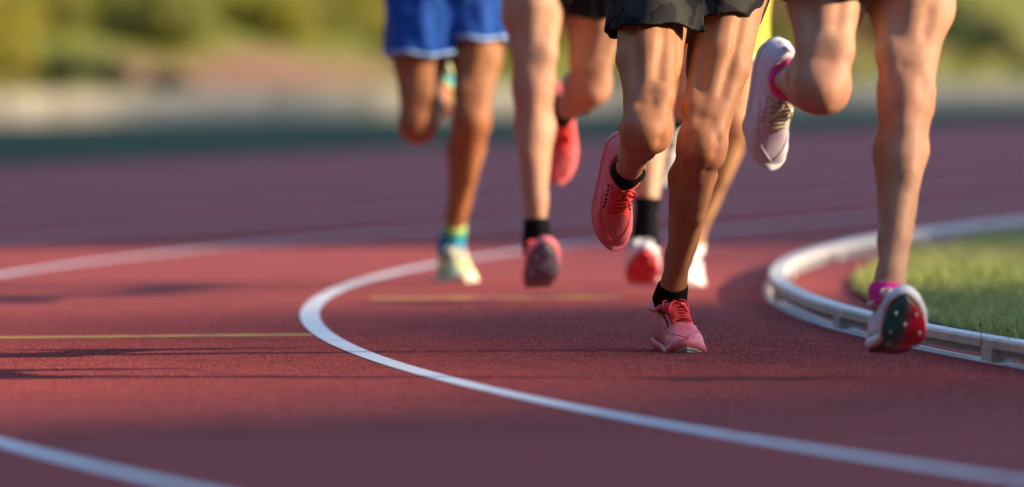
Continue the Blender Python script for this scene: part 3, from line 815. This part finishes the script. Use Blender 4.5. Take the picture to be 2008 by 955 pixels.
def upper_prims(HL, HR, g):
    """pelvis, torso, arms, neck and head above two hip joints"""
    m = (HL + HR) / 2; P = []; lean = unit((0, -0.14, 1.0))
    I3 = (LEFT, unit(np.cross(lean, LEFT)), lean)
    P.append(p_ell(m + UP * 0.05, I3, (0.155 * g, 0.105 * g, 0.12), 0.05))
    for s, h in ((1, HL), (-1, HR)): P.append(p_cone(h - UP * 0.0 + np.array((0, 0.045, 0.0)), h + np.array((-s * 0.02, 0.05, 0.07)), 0.085 * g, 0.08 * g, 0.04))
    w = m + lean * 0.20; ch = m + lean * 0.40; nk = m + lean * 0.575; hd = m + lean * 0.70 + FWD * 0.03
    P += [p_ell(w, I3, (0.125, 0.088, 0.13), 0.06), p_ell(ch, I3, (0.155, 0.105, 0.16), 0.06),
          p_cone(nk - lean * 0.06, hd - lean * 0.03, 0.055, 0.05, 0.04),
          p_cone(nk - lean * 0.06 + LEFT * 0.14, nk - lean * 0.06 - LEFT * 0.14, 0.045, 0.045, 0.06)]
    P += [p_ell(hd, (LEFT, FWD, UP), (0.074, 0.094, 0.112), 0.02), p_ell(hd + FWD * 0.05 - UP * 0.065, (LEFT, FWD, UP), (0.048, 0.042, 0.045), 0.03),
          p_cone(hd + FWD * 0.088 + UP * 0.005, hd + FWD * 0.108 - UP * 0.03, 0.009, 0.014, 0.012),
          p_cone(hd + FWD * 0.088 - UP * 0.066 + LEFT * 0.018, hd + FWD * 0.088 - UP * 0.066 - LEFT * 0.018, 0.007, 0.007, 0.006),
          p_cone(hd + FWD * 0.082 + UP * 0.024 + LEFT * 0.035, hd + FWD * 0.082 + UP * 0.024 - LEFT * 0.035, 0.012, 0.012, 0.016)]
    for s in (1, -1):
        P.append(p_ell(hd + LEFT * s * 0.076 - UP * 0.008, (LEFT, FWD, UP), (0.010, 0.020, 0.032), 0.006))
        P.append(p_ell(hd + LEFT * s * 0.032 + FWD * 0.082 + UP * 0.004, (LEFT, FWD, UP), (0.014, 0.012, 0.012), 0.004))
    for s in (1, -1):
        sh = nk - lean * 0.075 + LEFT * s * 0.185
        fw = 0.10 * s
        el = sh + np.array((s * 0.09, -fw * 1.2 + 0.02, -0.27)); wr = el + np.array((-s * 0.10, -0.20, 0.09 + fw * 0.6))
        P += [p_cone(sh, el, 0.050, 0.036, 0.03), p_cone(sh + (el - sh) * 0.2 + FWD * 0.01, sh + (el - sh) * 0.7 + FWD * 0.012, 0.036, 0.030, 0.015),
              p_cone(el, el + (wr - el) * 0.35, 0.036, 0.037, 0.02), p_cone(el + (wr - el) * 0.35, wr, 0.036, 0.023, 0.02)]
        d = unit(wr - el); P += hand_prims(wr, d, unit(np.cross(np.cross(d, -LEFT * s), d)) , unit(UP - d * (UP @ d)))
    return P, dict(w=w, ch=ch, nk=nk, hd=hd, m=m, lean=lean)

def bounds(prims, pad=0.02):
    lo = np.full(3, 1e9); hi = -lo
    for t, a, b, ra, rb, k in prims:
        if t == 'g': continue
        if t == 'c': lo = np.minimum(lo, np.minimum(a - ra, b - rb)); hi = np.maximum(hi, np.maximum(a + ra, b + rb))
        else: lo = np.minimum(lo, a - ra.max()); hi = np.maximum(hi, a + ra.max())
    return lo - pad, hi + pad

# ------------------------------------------------------------------ shoes
SH_L = 0.282
def foot_edge(s, side):
    """half width of the footprint; side +1 = outer (little toe) side"""
    xs = [0.0, 0.03, 0.10, 0.22, 0.42, 0.58, 0.72, 0.84, 0.93, 0.98, 1.0]
    o = [0.004, 0.023, 0.0365, 0.040, 0.041, 0.045, 0.0475, 0.043, 0.031, 0.017, 0.004]
    i = [0.004, 0.023, 0.0355, 0.038, 0.033, 0.036, 0.043, 0.042, 0.033, 0.019, 0.004]
    return float(np.interp(s, xs, o if side > 0 else i)) + (0.0)
def centre_x(s): return float(np.interp(s, [0, 0.3, 0.7, 1.0], [0.0, 0.003, 0.0, -0.010]))
def sole_z(s): return float(np.interp(s, [0, 0.08, 0.3, 0.55, 0.75, 0.9, 1.0], [0.012, 0.004, 0.0, 0.0, 0.003, 0.014, 0.026]))
def top_z(s): return float(np.interp(s, [0.0, 0.04, 0.12, 0.22, 0.34, 0.44, 0.56, 0.68, 0.80, 0.90, 0.96, 1.0],
                                      [0.060, 0.086, 0.094, 0.090, 0.099, 0.101, 0.087, 0.072, 0.060, 0.053, 0.045, 0.034]))
SST = [0, 0.012, 0.03, 0.06, 0.1, 0.15, 0.2, 0.26, 0.32, 0.38, 0.44, 0.5, 0.56, 0.62, 0.68, 0.74, 0.8, 0.86, 0.91, 0.95, 0.98, 0.993, 1.0]
def loft(rings, caps=True):
    k = len(rings[0]); V = [p for r in rings for p in r]; Fc = []
    for i in range(len(rings) - 1):
        for j in range(k): Fc.append((i * k + j, i * k + (j + 1) % k, (i + 1) * k + (j + 1) % k, (i + 1) * k + j))
    if caps: Fc.append(tuple(range(k))[::-1]); Fc.append(tuple((len(rings) - 1) * k + j for j in range(k)))
    return V, Fc
def shoe_layer(z0, z1, grow0, grow1, s_lo=0.0, s_hi=1.0, shrink=0.0):
    rings = []
    for s in np.interp(np.linspace(0, 1, 26), np.linspace(0, 1, len(SST)), SST):
        s = s_lo + (s_hi - s_lo) * s
        e = math.sin(math.pi * np.clip((s - s_lo) / (s_hi - s_lo), 0, 1)) ** 0.35 if (s_lo > 0 or s_hi < 1) else 1.0
        y = s * SH_L; zb = sole_z(s); cx = centre_x(s)
        o, i = foot_edge(s, 1) * (e if shrink else 1) - shrink, foot_edge(s, -1) * (e if shrink else 1) - shrink
        o, i = max(o, 0.002), max(i, 0.002)
        rings.append([(cx + o + grow0, y, zb + z0), (cx + (o - i) / 2, y, zb + z0), (cx - i - grow0, y, zb + z0), (cx - i - grow1, y, zb + (z0 + z1) / 2),
                      (cx - i - grow0 * 0.6, y, zb + z1), (cx + (o - i) / 2, y, zb + z1), (cx + o + grow0 * 0.6, y, zb + z1), (cx + o + grow1, y, zb + (z0 + z1) / 2)])
    return loft(rings)
def upper_pt(s, a):
    """a: 0 outer bottom .. pi inner bottom over the top"""
    o, i = foot_edge(s, 1) - 0.001, foot_edge(s, -1) - 0.001
    zb, zt = sole_z(s) + 0.020, max(top_z(s), sole_z(s) + 0.024)
    c, sn = math.cos(a), math.sin(a)
    w = o if c > 0 else i
    n = 0.72 if s > 0.5 else 0.62
    bulge = 1.0 + 0.05 * math.sin(a) 
    x = centre_x(s) + math.copysign(abs(c) ** n, c) * w * bulge
    z = zb + (zt - zb) * abs(sn) ** 0.85
    if s > 0.30: x += 0.0
    return np.array((x, s * SH_L, z))
def upper_mesh():
    rings = []
    for s in np.interp(np.linspace(0, 1, 34), np.linspace(0, 1, len(SST)), SST):
        pts = [upper_pt(s, math.pi * k / 18) for k in range(19)]
        # creases over the toe box
        for p in pts:
            if s > 0.62: p[2] += 0.0011 * math.sin(s * 95) * max(0, 1 - abs(p[0]) / 0.045) * math.exp(-((s - 0.70) / 0.07) ** 2)
        rings.append(pts)
    return loft(rings)
def build_shoe_proto(name, mats, spikes):
    """dict of (name, verts, faces, material, parent) in shoe space: x outer, y toe, z up"""
    P = []
    P.append(('upper', *upper_mesh(), mats['upper']))
    P.append(('midsole', *shoe_layer(0.004, 0.024, 0.0005, 0.0035), mats['midsole']))
    P.append(('outsole', *shoe_layer(-0.002, 0.0045, -0.001, 0.001, shrink=0.004), mats['heel']))
    P.append(('spike_plate', *shoe_layer(-0.0075, -0.0015, -0.001, 0.002, 0.48, 0.992, shrink=0.0012), mats['plate']))
    # collar: padded rim round the ankle opening
    ring = []
    for k in range(28):
        a = 2 * math.pi * k / 28
        s = 0.215 + 0.165 * math.cos(a)
        w = 0.0365 * (1 - 0.12 * math.cos(a))
        ring.append(np.array((0.001 + math.sin(a) * w, s * SH_L, 0.093 + 0.011 * math.cos(a) ** 2 + (0.006 if math.cos(a) > 0.6 else 0))))
    P.append(('collar', *tube(ring, 0.0062, 8, True), mats['collar']))
    # tongue
    V, Fc = [], []
    for i in range(9):
        s = 0.30 + 0.30 * i / 8
        for j in range(7):
            a = math.pi / 2 + (j - 3) / 3 * 0.52
            p = upper_pt(s, a); V.append(p + np.array((0, 0, 0.003 + (0.020 * (1 - i / 2.0) if i < 2 else 0))))
    for i in range(8):
        for j in range(6): Fc.append((i * 7 + j, i * 7 + j + 1, i * 7 + j + 8, i * 7 + j + 7))
    P.append(('tongue', V, Fc, mats['tongue']))
    # laces: crossings and bow
    rows = [0.375, 0.415, 0.455, 0.495, 0.535, 0.575, 0.61]
    for i, s in enumerate(rows):
        half = 0.62 - 0.03 * i
        for sgn in (1, -1):
            pts = []
            for k in range(7):
                t = k / 6; aa = math.pi / 2 + sgn * half * (1 - 2 * t)
                ss = s - (0.0 if i == len(rows) - 1 else 0.0) + 0.042 * (t - 0.5) * (1 if i else 0.4)
                pts.append(upper_pt(ss, aa) + np.array((0, 0, 0.0065 + 0.002 * math.sin(math.pi * t) + (0.0015 if sgn > 0 else 0))))
            P.append(('lace', *tube(pts, 0.0029, 6, False), mats['lace']))
    for s in rows[:-1]:
        for sgn in (1, -1):
            p = upper_pt(s + 0.012, math.pi / 2 + sgn * 0.66); nn = unit(p - np.array((centre_x(s), p[1], 0.03)))
            P.append(('eyelet', *tube([p - nn * 0.001, p + nn * 0.0028], [0.0030, 0.0030], 8), mats['eyelet']))
    for sgn, s0, s1, a0, a1 in ((1, 0.50, 0.93, 0.60, 0.95), (-1, 0.50, 0.93, 0.60, 0.95)):
        seam = [upper_pt(s0 + (s1 - s0) * k / 12, math.pi / 2 + sgn * (math.pi / 2 - (a0 + (a1 - a0) * k / 12)) * (1 - (k / 12) ** 3)) + np.array((0, 0, 0.0004)) for k in range(13)]
        P.append(('seam', *tube(seam, 0.0012, 5), mats['seam']))
    kn = upper_pt(0.385, math.pi / 2) + np.array((0, 0, 0.014))
    for sgn in (1, -1):
        lp = [kn + np.array((sgn * x, y, z)) for x, y, z in ((0, 0, 0), (0.010, -0.006, 0.007), (0.024, -0.002, 0.003), (0.030, 0.012, -0.010), (0.020, 0.016, -0.010), (0.008, 0.006, 0.0), (0, 0.001, 0))]
        P.append(('lace_loop', *tube(lp, 0.0024, 6), mats['lace']))
        en = [kn + np.array((sgn * x, y, z)) for x, y, z in ((0, 0, 0), (0.008, 0.012, 0.002), (0.018, 0.030, -0.006), (0.020, 0.044, -0.016))]
        P.append(('lace_end', *tube(en, 0.0023, 6), mats['lace']))
    P.append(('lace_knot', *tube([kn + (-0.006, 0, 0), kn, kn + (0.006, 0.001, 0)], [0.004, 0.0062, 0.004], 7), mats['lace']))
    # heel tab
    hp = [np.array((x, y, z)) for x, y, z in ((0, 0.006, 0.07), (0, 0.0035, 0.088), (0, 0.004, 0.103))]
    P.append(('heel_tab', *tube(hp, [0.008, 0.0085, 0.006], 8, False, 0.5), mats['collar']))
    if spikes:
        for s, f in ((0.62, 0.6), (0.62, -0.6), (0.75, 0.72), (0.75, -0.62), (0.88, 0.6), (0.88, -0.5), (0.80, 0.05)):
            x = centre_x(s) + f * foot_edge(s, 1 if f > 0 else -1); z = sole_z(s)
            P.append(('spike', *tube([np.array((x, s * SH_L, z - 0.006)), np.array((x, s * SH_L, z - 0.010)), np.array((x, s * SH_L, z - 0.0145))], [0.0029, 0.0022, 0.0010], 8), mats['spike']))
    return P
protos = {}
def put_shoe(pkey, mats, spikes, A, toe, up, mirror, bend, parent, label=None):
    """A: ankle joint; mirror -1 = right foot. bend: toe-up bend of the forefoot in radians"""
    if pkey not in protos: protos[pkey] = build_shoe_proto(pkey, mats, spikes)
    toe = unit(toe); up = unit(np.asarray(up) - toe * (np.asarray(up) @ toe)); rt = np.cross(toe, up)   # right-handed x
    ank = np.array((0.0, 0.068, 0.104))
    def world_pts(V):
        V = np.array(V, float)
        if bend:
            y0, z0 = 0.56 * SH_L, 0.03
            t = np.clip((V[:, 1] - y0) / (SH_L - y0), 0, 1); th = bend * np.minimum(1, t * 1.6)
            dy, dz = V[:, 1] - y0, V[:, 2] - z0
            m = V[:, 1] > y0
            ny = y0 + dy * np.cos(th) - dz * np.sin(th); nz = z0 + dy * np.sin(th) + dz * np.cos(th)
            V[m, 1], V[m, 2] = ny[m], nz[m]
        V[:, 0] *= mirror
        return V - ank * (mirror, 1, 1)
    mw = Matrix([[rt[i], toe[i], up[i], A[i]] for i in range(3)] + [[0, 0, 0, 1]])
    shoe = None
    for nm, V, Fc, mt in protos[pkey]:
        Fc2 = [q[::-1] for q in Fc] if mirror < 0 else Fc
        me = mesh(nm, world_pts(V), Fc2)
        bm = bmesh.new(); bm.from_mesh(me); bmesh.ops.recalc_face_normals(bm, faces=bm.faces); bm.to_mesh(me); bm.free()
        if nm == 'upper':
            shoe = obj('shoe', me, M[mt], parent)
            shoe.matrix_parent_inverse = Matrix(); shoe.matrix_local = parent_inv(parent) @ mw
            if label: shoe['label'] = label
        else: obj(nm, me, M[mt], shoe)
    return shoe
def parent_inv(p):
    return Matrix.Translation(-Vector(p.location))

# ------------------------------------------------------------------ clothes
def folds(X, Y, Z, axis, amp, seed):
    rg = np.random.default_rng(seed); out = 0
    for k in range(7):
        v = rg.normal(0, 1, 3); v -= axis * (v @ axis) * 0.75; v = unit(v) * rg.uniform(45, 130)
        out = out + np.sin(X * v[0] + Y * v[1] + Z * v[2] + rg.uniform(0, 6.28)) / 7
    return out * amp
def shorts(parent, legs, info, hem, flare, mat, trim, seed, res=0.004, amp=0.011, sw=1.0, shift=(0.004, 0.004)):
    """hollow shell: hip ellipsoid blended with two flared legs, cut at the waist and at each hem"""
    m, lean = info['m'], info['lean']
    I3 = (LEFT, unit(np.cross(lean, LEFT)), lean)
    pr = [p_ell(m + UP * 0.045, I3, (0.175 * sw, 0.128, 0.15), 0.05)]
    for (H, K, out), hm, fl, sf in zip(legs, hem, flare, shift):
        ax = unit(K - H); pr.append(p_cone(H - ax * 0.03 + np.array((out * sf, 0, 0)), H + np.array((out * sf * 0.6, 0, 0)) + ax * (hm + 0.10), 0.108 * sw, fl, 0.05))
    lo = np.full(3, 9e9); hi = -lo
    for t, a, b, ra, rb, k in pr:
        if t == 'c': lo = np.minimum(lo, np.minimum(a - 0.13, b - 0.13)); hi = np.maximum(hi, np.maximum(a + 0.13, b + 0.13))
        else: lo = np.minimum(lo, a - 0.19); hi = np.maximum(hi, a + 0.19)
    Fd, ax3 = field(pr, lo, hi, res, 0.05)
    X, Y, Z = ax3[0][:, None, None], ax3[1][None, :, None], ax3[2][None, None, :]
    Fd = Fd + folds(X, Y, Z, unit(legs[0][1] - legs[0][0]), amp, seed)
    th = max(0.0075, 2.8 * res); shell = np.maximum(Fd, -(Fd + th))
    top = (X - m[0]) * lean[0] + (Y - m[1]) * lean[1] + (Z - m[2]) * lean[2] - 0.135
    shell = np.maximum(shell, top)
    # hem: each leg keeps only what lies above its own hem plane
    d = []; sd_ = []
    for (H, K, out), hm in zip(legs, hem):
        ax = unit(0.3 * unit(K - H) - 0.7 * UP); q = (X - H[0]) * ax[0] + (Y - H[1]) * ax[1] + (Z - H[2]) * ax[2]
        d.append(q - hm - 0.006 * np.sin(X * 38 + Y * 21 + seed)); r = np.sqrt(np.maximum((X - H[0] - q * ax[0]) ** 2 + (Y - H[1] - q * ax[1]) ** 2 + (Z - H[2] - q * ax[2]) ** 2, 0)); sd_.append(r)
    near0 = sd_[0] < sd_[1]
    cut = np.where(near0, d[0], d[1])
    body = np.maximum(shell, cut if trim is None else cut + 0.010)
    V, Q = surface_nets(body.astype(np.float32), lo, res)
    me = fast_mesh('shorts', V - np.array(parent.location), Q)
    o = obj('shorts', me, M[mat], parent)
    if trim is not None:
        tb = np.maximum(np.maximum(Fd - 0.0012, -(Fd + th + 0.0012)), np.maximum(cut, -(cut + 0.0125)))
        tb = np.maximum(tb, top)
        V, Q = surface_nets(tb.astype(np.float32), lo, res)
        obj('hem_trim', fast_mesh('hem_trim', V - np.array(parent.location), Q), M[trim], o)
    return o
def sock(parent, prims, K, A, toe, up, top, mat, res=0.004):
    """leg skin pushed out 3 mm between the ankle and the sock's top"""
    toe = unit(toe); ax = unit(K - A); lo = np.minimum(A, A + ax * top) - 0.075; hi = np.maximum(A, A + ax * top) + 0.075
    Fd, a3 = field(prims, lo, hi, res)
    X, Y, Z = a3[0][:, None, None], a3[1][None, :, None], a3[2][None, None, :]
    q = (X - A[0]) * ax[0] + (Y - A[1]) * ax[1] + (Z - A[2]) * ax[2]
    Fd = Fd - 0.0035 - 0.0004 * np.sin(q * 700) * (q < top * 0.75)
    upn = unit(up - toe * (up @ toe)); hgt = (X - A[0]) * upn[0] + (Y - A[1]) * upn[1] + (Z - A[2]) * upn[2]
    Fd = np.maximum(np.maximum(Fd, q - top), np.maximum(-q - 0.035, -hgt - 0.014))
    V, Q = surface_nets(Fd.astype(np.float32), lo, res)
    me = fast_mesh('sock', V - np.array(parent.location), Q)
    al = np.clip(((V - A) @ ax) / top, 0, 1)
    t = me.attributes.new('along', 'FLOAT', 'POINT'); t.data.foreach_set('value', al.astype(np.float32))
    obj('sock', me, M[mat], parent)

def reach(p, px, py, L, sign):
    """the joint seen at (px, py) that lies L from p, nearer (-1) or farther (+1)"""
    d = p[1]
    for _ in range(30):
        q = at(px, py, d); r2 = L * L - (q[0] - p[0]) ** 2 - (q[2] - p[2]) ** 2
        d = p[1] + sign * math.sqrt(max(r2, 1e-6))
    return at(px, py, d)

def runner(spec):
    TL, SL = spec.get('thigh', 0.425), spec.get('shin', 0.425)
    A1 = at(*spec['ankle']); K1 = reach(A1, *spec['knee'], SL, spec['s1']); H1 = reach(K1, *spec['hip'], TL, +1)
    H2 = at(*spec['hip2'], H1[1] + spec.get('twist', -0.03)); K2 = reach(H2, *spec['knee2'], TL, spec.get('s2', -1)); A2 = reach(K2, *spec['ankle2'], SL, +1)
    o1 = spec['out1']; g = spec.get('girth', 1.0); g2 = spec.get('girth2', g)
    t1, u1, t2, u2 = [np.array(v, float) for v in (spec['toe'], spec['up'], spec['toe2'], spec['up2'])]
    P1 = leg_prims(H1, K1, A1, t1, u1, o1, g, spec.get('tg', 1.0), spec.get('kk', 1.35), spec.get('groove', 0.35), spec.get('sg', 0.95)); P2 = leg_prims(H2, K2, A2, t2, u2, -o1, g2, spec.get('tg2', 1.0), spec.get('kk', 1.35), spec.get('groove', 0.35), spec.get('sg', 0.95))
    HL, HR = (H1, H2) if o1 > 0 else (H2, H1)
    PU, info = upper_prims(HL, HR, g)
    base = np.array((info['m'][0], info['m'][1], 0.0))
    root = empty('person', base); root.location = tuple(base)
    tag(root, spec['label'], 'person', 'runners in the bend')
    prims = PU + P1 + P2
    lo, hi = bounds(prims); res = spec.get('res', 0.006)
    Fd, a3 = field(prims, lo, hi, res)
    V, Q = surface_nets(Fd, lo, res)
    E2 = np.concatenate([Q[:, [0, 1]], Q[:, [1, 2]], Q[:, [2, 3]], Q[:, [3, 0]]]); E2 = np.concatenate([E2, E2[:, ::-1]])
    deg = np.bincount(E2[:, 0], minlength=len(V)).astype(float); wz = np.clip((info['m'][2] + 0.05 - V[:, 2]) / 0.1, 0, 1)[:, None] * 0.5
    for _ in range(spec.get('smooth', 14)):
        mean = np.stack([np.bincount(E2[:, 0], weights=V[E2[:, 1], i], minlength=len(V)) for i in range(3)], 1) / deg[:, None]
        V = V + wz * (mean - V)
    me = fast_mesh('body', V - base, Q)
    fl = np.zeros(len(V))
    for Kn in (K1, K2): fl = np.maximum(fl, np.exp(-(np.linalg.norm(V - Kn, axis=1) / 0.085) ** 4))
    t = me.attributes.new('flush', 'FLOAT', 'POINT'); t.data.foreach_set('value', fl.astype(np.float32))
    obj('body', me, M[spec['skin']], root)
    shorts(root, [(H1, K1, o1), (H2, K2, -o1)], info, spec['hem'], spec.get('flare', (0.104, 0.104)), spec['shorts'], spec.get('trim'), spec['seed'], spec.get('cres', 0.005), spec.get('amp', 0.011), spec.get('sw', 1.0), spec.get('shift', (0.004, 0.004)))
    # singlet and hair, from the same figure
    for nm, sel, grow, mt, cut in (('singlet', PU[:7], 0.009, spec['top'], 'torso'), ('hair', PU[7:8], 0.010, 'hair_dark', 'hair')):
        l2, h2 = bounds(sel, 0.03); F2, b3 = field(sel, l2, h2, 0.008, 0.04)
        X, Y, Z = b3[0][:, None, None], b3[1][None, :, None], b3[2][None, None, :]
        F2 = F2 - grow
        if cut == 'torso':
            m, ln = info['m'], info['lean']; q = (X - m[0]) * ln[0] + (Y - m[1]) * ln[1] + (Z - m[2]) * ln[2]
            F2 = np.maximum(np.maximum(F2, 0.12 - q), np.maximum(q - 0.545, np.maximum(np.abs(X - m[0]) - 0.165, 0.075 - np.sqrt((X - m[0]) ** 2 + (q - 0.56) ** 2 + 0 * Y))))
        else:
            hd = info['hd']; F2 = np.maximum(F2, (hd[1] - 0.035 - Y) * 0.9 - np.maximum(Z - hd[2] - 0.045, 0) * 1.5); F2 = np.maximum(F2, hd[2] - 0.05 - Z)
        V, Q = surface_nets(F2.astype(np.float32), l2, 0.008)
        obj(nm, fast_mesh(nm, V - base, Q), M[mt], root)
    for (A, K, tt, uu, oo, bd, P) in ((A1, K1, t1, u1, o1, spec.get('bend', 0), P1), (A2, K2, t2, u2, -o1, spec.get('bend2', 0), P2)):
        put_shoe(spec['shoe'], SHOES[spec['shoe']], spec.get('spikes', True), A, tt, uu, -1 if oo > 0 else 1, bd, root)
        sock(root, P, K, A, tt, uu, spec['sock_top'], spec['sock'], spec.get('sres', 0.005))
    return H1, K1, A1, H2, K2, A2

SHOES = {
 'red': dict(eyelet='maroon', seam='maroon_soft', upper='red_knit', midsole='pink_foam', heel='grey_plate', plate='grey_plate', collar='red_knit', tongue='red_knit', lace='red_lace', spike='steel'),
 'lilac': dict(eyelet='grey_plate', seam='lilac_seam', upper='lilac_knit', midsole='white_foam', heel='brown_rubber', plate='green_red_plate', collar='lilac_knit', tongue='white_knit', lace='cream_lace', spike='steel'),
 'lime': dict(eyelet='lime_foam', seam='lime_foam', upper='lime_knit', midsole='lime_foam', heel='lime_foam', plate='lime_foam', collar='lime_knit', tongue='lime_knit', lace='lime_foam', spike='steel'),
 'red_purple': dict(eyelet='maroon', seam='maroon_soft', upper='red_knit', midsole='pink_foam', heel='brown_rubber', plate='purple_plate', collar='red_knit', tongue='red_knit', lace='red_lace', spike='purple_plate'),
 'white_pink': dict(eyelet='grey_plate', seam='white_foam', upper='white_knit', midsole='white_foam', heel='crimson_plate', plate='crimson_plate', collar='white_knit', tongue='white_knit', lace='white_foam', spike='gold_metal'),
 'white': dict(eyelet='grey_plate', seam='white_foam', upper='white_knit', midsole='white_foam', heel='grey_plate', plate='grey_plate', collar='white_knit', tongue='white_knit', lace='white_foam', spike='steel'),
}
RUNNERS = [
 dict(label='runner in black shorts, red shoes and black socks, in sharp focus at centre', ankle=(1312, 596, 18.80), knee=(1376, 288), s1=-1, hip=(1438, -40), hip2=(1284, -30), knee2=(1266, 262), ankle2=(1230, 340), out1=1,
      toe=(0.20, -0.96, -0.14), up=(-0.05, -0.10, 1), toe2=(-0.17, 0.40, -1), up2=(0.14, -1, -0.4), bend=0.12, kk=0.85, groove=1.35, sg=0.92, smooth=4,
      skin='skin_tan', shorts='camo_cloth', top='black_cloth', hem=(0.098, 0.122), flare=(0.090, 0.094), sw=0.93, shift=(-0.026, 0.002), amp=0.022, seed=3, shoe='red', sock='black_sock', sock_top=0.052, res=0.0042, cres=0.003, sres=0.0035),
 dict(label='runner at right in pink socks and pale lilac shoes, landing beside the kerb', ankle=(1742, 588, 17.05), knee=(1778, 192), s1=1, hip=(1792, -180), hip2=(1632, -180), knee2=(1610, 180), ankle2=(1545, 160), out1=1,
      toe=(0.18, -0.95, 0.20), up=(0.04, 0.22, 0.95), toe2=(-0.12, 0.32, -1), up2=(0.34, -1, -0.3), bend=0.42, kk=1.4, groove=0.85, sg=0.92, smooth=12,
      skin='skin_warm', shorts='black_cloth', top='white_cloth', hem=(0.15, 0.200), seed=5, shoe='lilac', sock='pink_sock', sock_top=0.030, res=0.005, cres=0.005, sres=0.0035, girth=1.03, tg=1.17, tg2=1.0),
 dict(label='leftmost runner in blue shorts with pale trim, blue socks and lime shoes', ankle=(884, 490, 25.15), knee=(925, 238), s1=-1, hip=(942, -18), hip2=(828, -18), knee2=(818, 252), ankle2=(882, 168), out1=1,
      toe=(0.25, -0.95, -0.10), up=(0, -0.08, 1), toe2=(-0.05, 0.75, -0.6), up2=(0.1, -0.6, -0.75), bend=0.1,
      skin='skin_brown', shorts='blue_cloth', trim='light_blue_trim', top='blue_cloth', hem=(0.165, 0.205), seed=8, shoe='lime', sock='blue_green_sock', sock_top=0.085, flare=(0.104, 0.104)),
 dict(label='fair-legged runner in dark shorts, black socks and red shoes with purple soles', ankle=(1054, 486, 22.75), knee=(1045, 170), s1=1, hip=(1050, -130), hip2=(1172, -125), knee2=(1158, 175), ankle2=(1100, 222), out1=-1, s2=1,
      toe=(0.05, -0.97, 0.15), up=(-0.05, 0.15, 0.95), toe2=(0.06, 0.22, -1), up2=(0.1, -1, 0), bend=0.55,
      skin='skin_fair', shorts='black_cloth', top='white_cloth', hem=(0.06, 0.215), seed=11, shoe='red_purple', sock='black_sock', sock_top=0.08, girth=1.0, tg=1.18, tg2=1.12),
 dict(label='runner in white shoes with crimson soles, half hidden behind the centre runner', ankle=(1264, 482, 23.5), knee=(1284, 170), s1=1, hip=(1288, -115), hip2=(1400, -110), knee2=(1346, 178), ankle2=(1322, 232), out1=-1, s2=1,
      toe=(-0.06, -0.98, 0.10), up=(0, 0.10, 0.95), toe2=(-0.22, 0.08, -1), up2=(0.1, -1, 0), bend=0.42,
      skin='skin_pale', shorts='black_cloth', top='white_cloth', hem=(0.2, 0.22), seed=14, shoe='white_pink', sock='black_sock', sock_top=0.135, girth=0.95),
 dict(label='runner in yellow shorts and white shoes, mostly hidden behind the centre runner', ankle=(1351, 490, 24.45), knee=(1438, 240), s1=-1, hip=(1444, -18), hip2=(1340, -15), sw=0.86, flare=(0.086, 0.086), knee2=(1352, 232), ankle2=(1392, 190), out1=1,
      toe=(-0.06, -0.95, -0.10), up=(0, -0.1, 1), toe2=(-0.05, 0.1, -1), up2=(0.1, -1, 0), bend=0.1,
      skin='skin_olive', shorts='yellow_cloth', trim='white_cloth', top='yellow_cloth', hem=(0.22, 0.22), seed=17, shoe='white', sock='white_cloth', sock_top=0.03, girth=1.05),
]
for sp in RUNNERS:
    J = runner(sp)
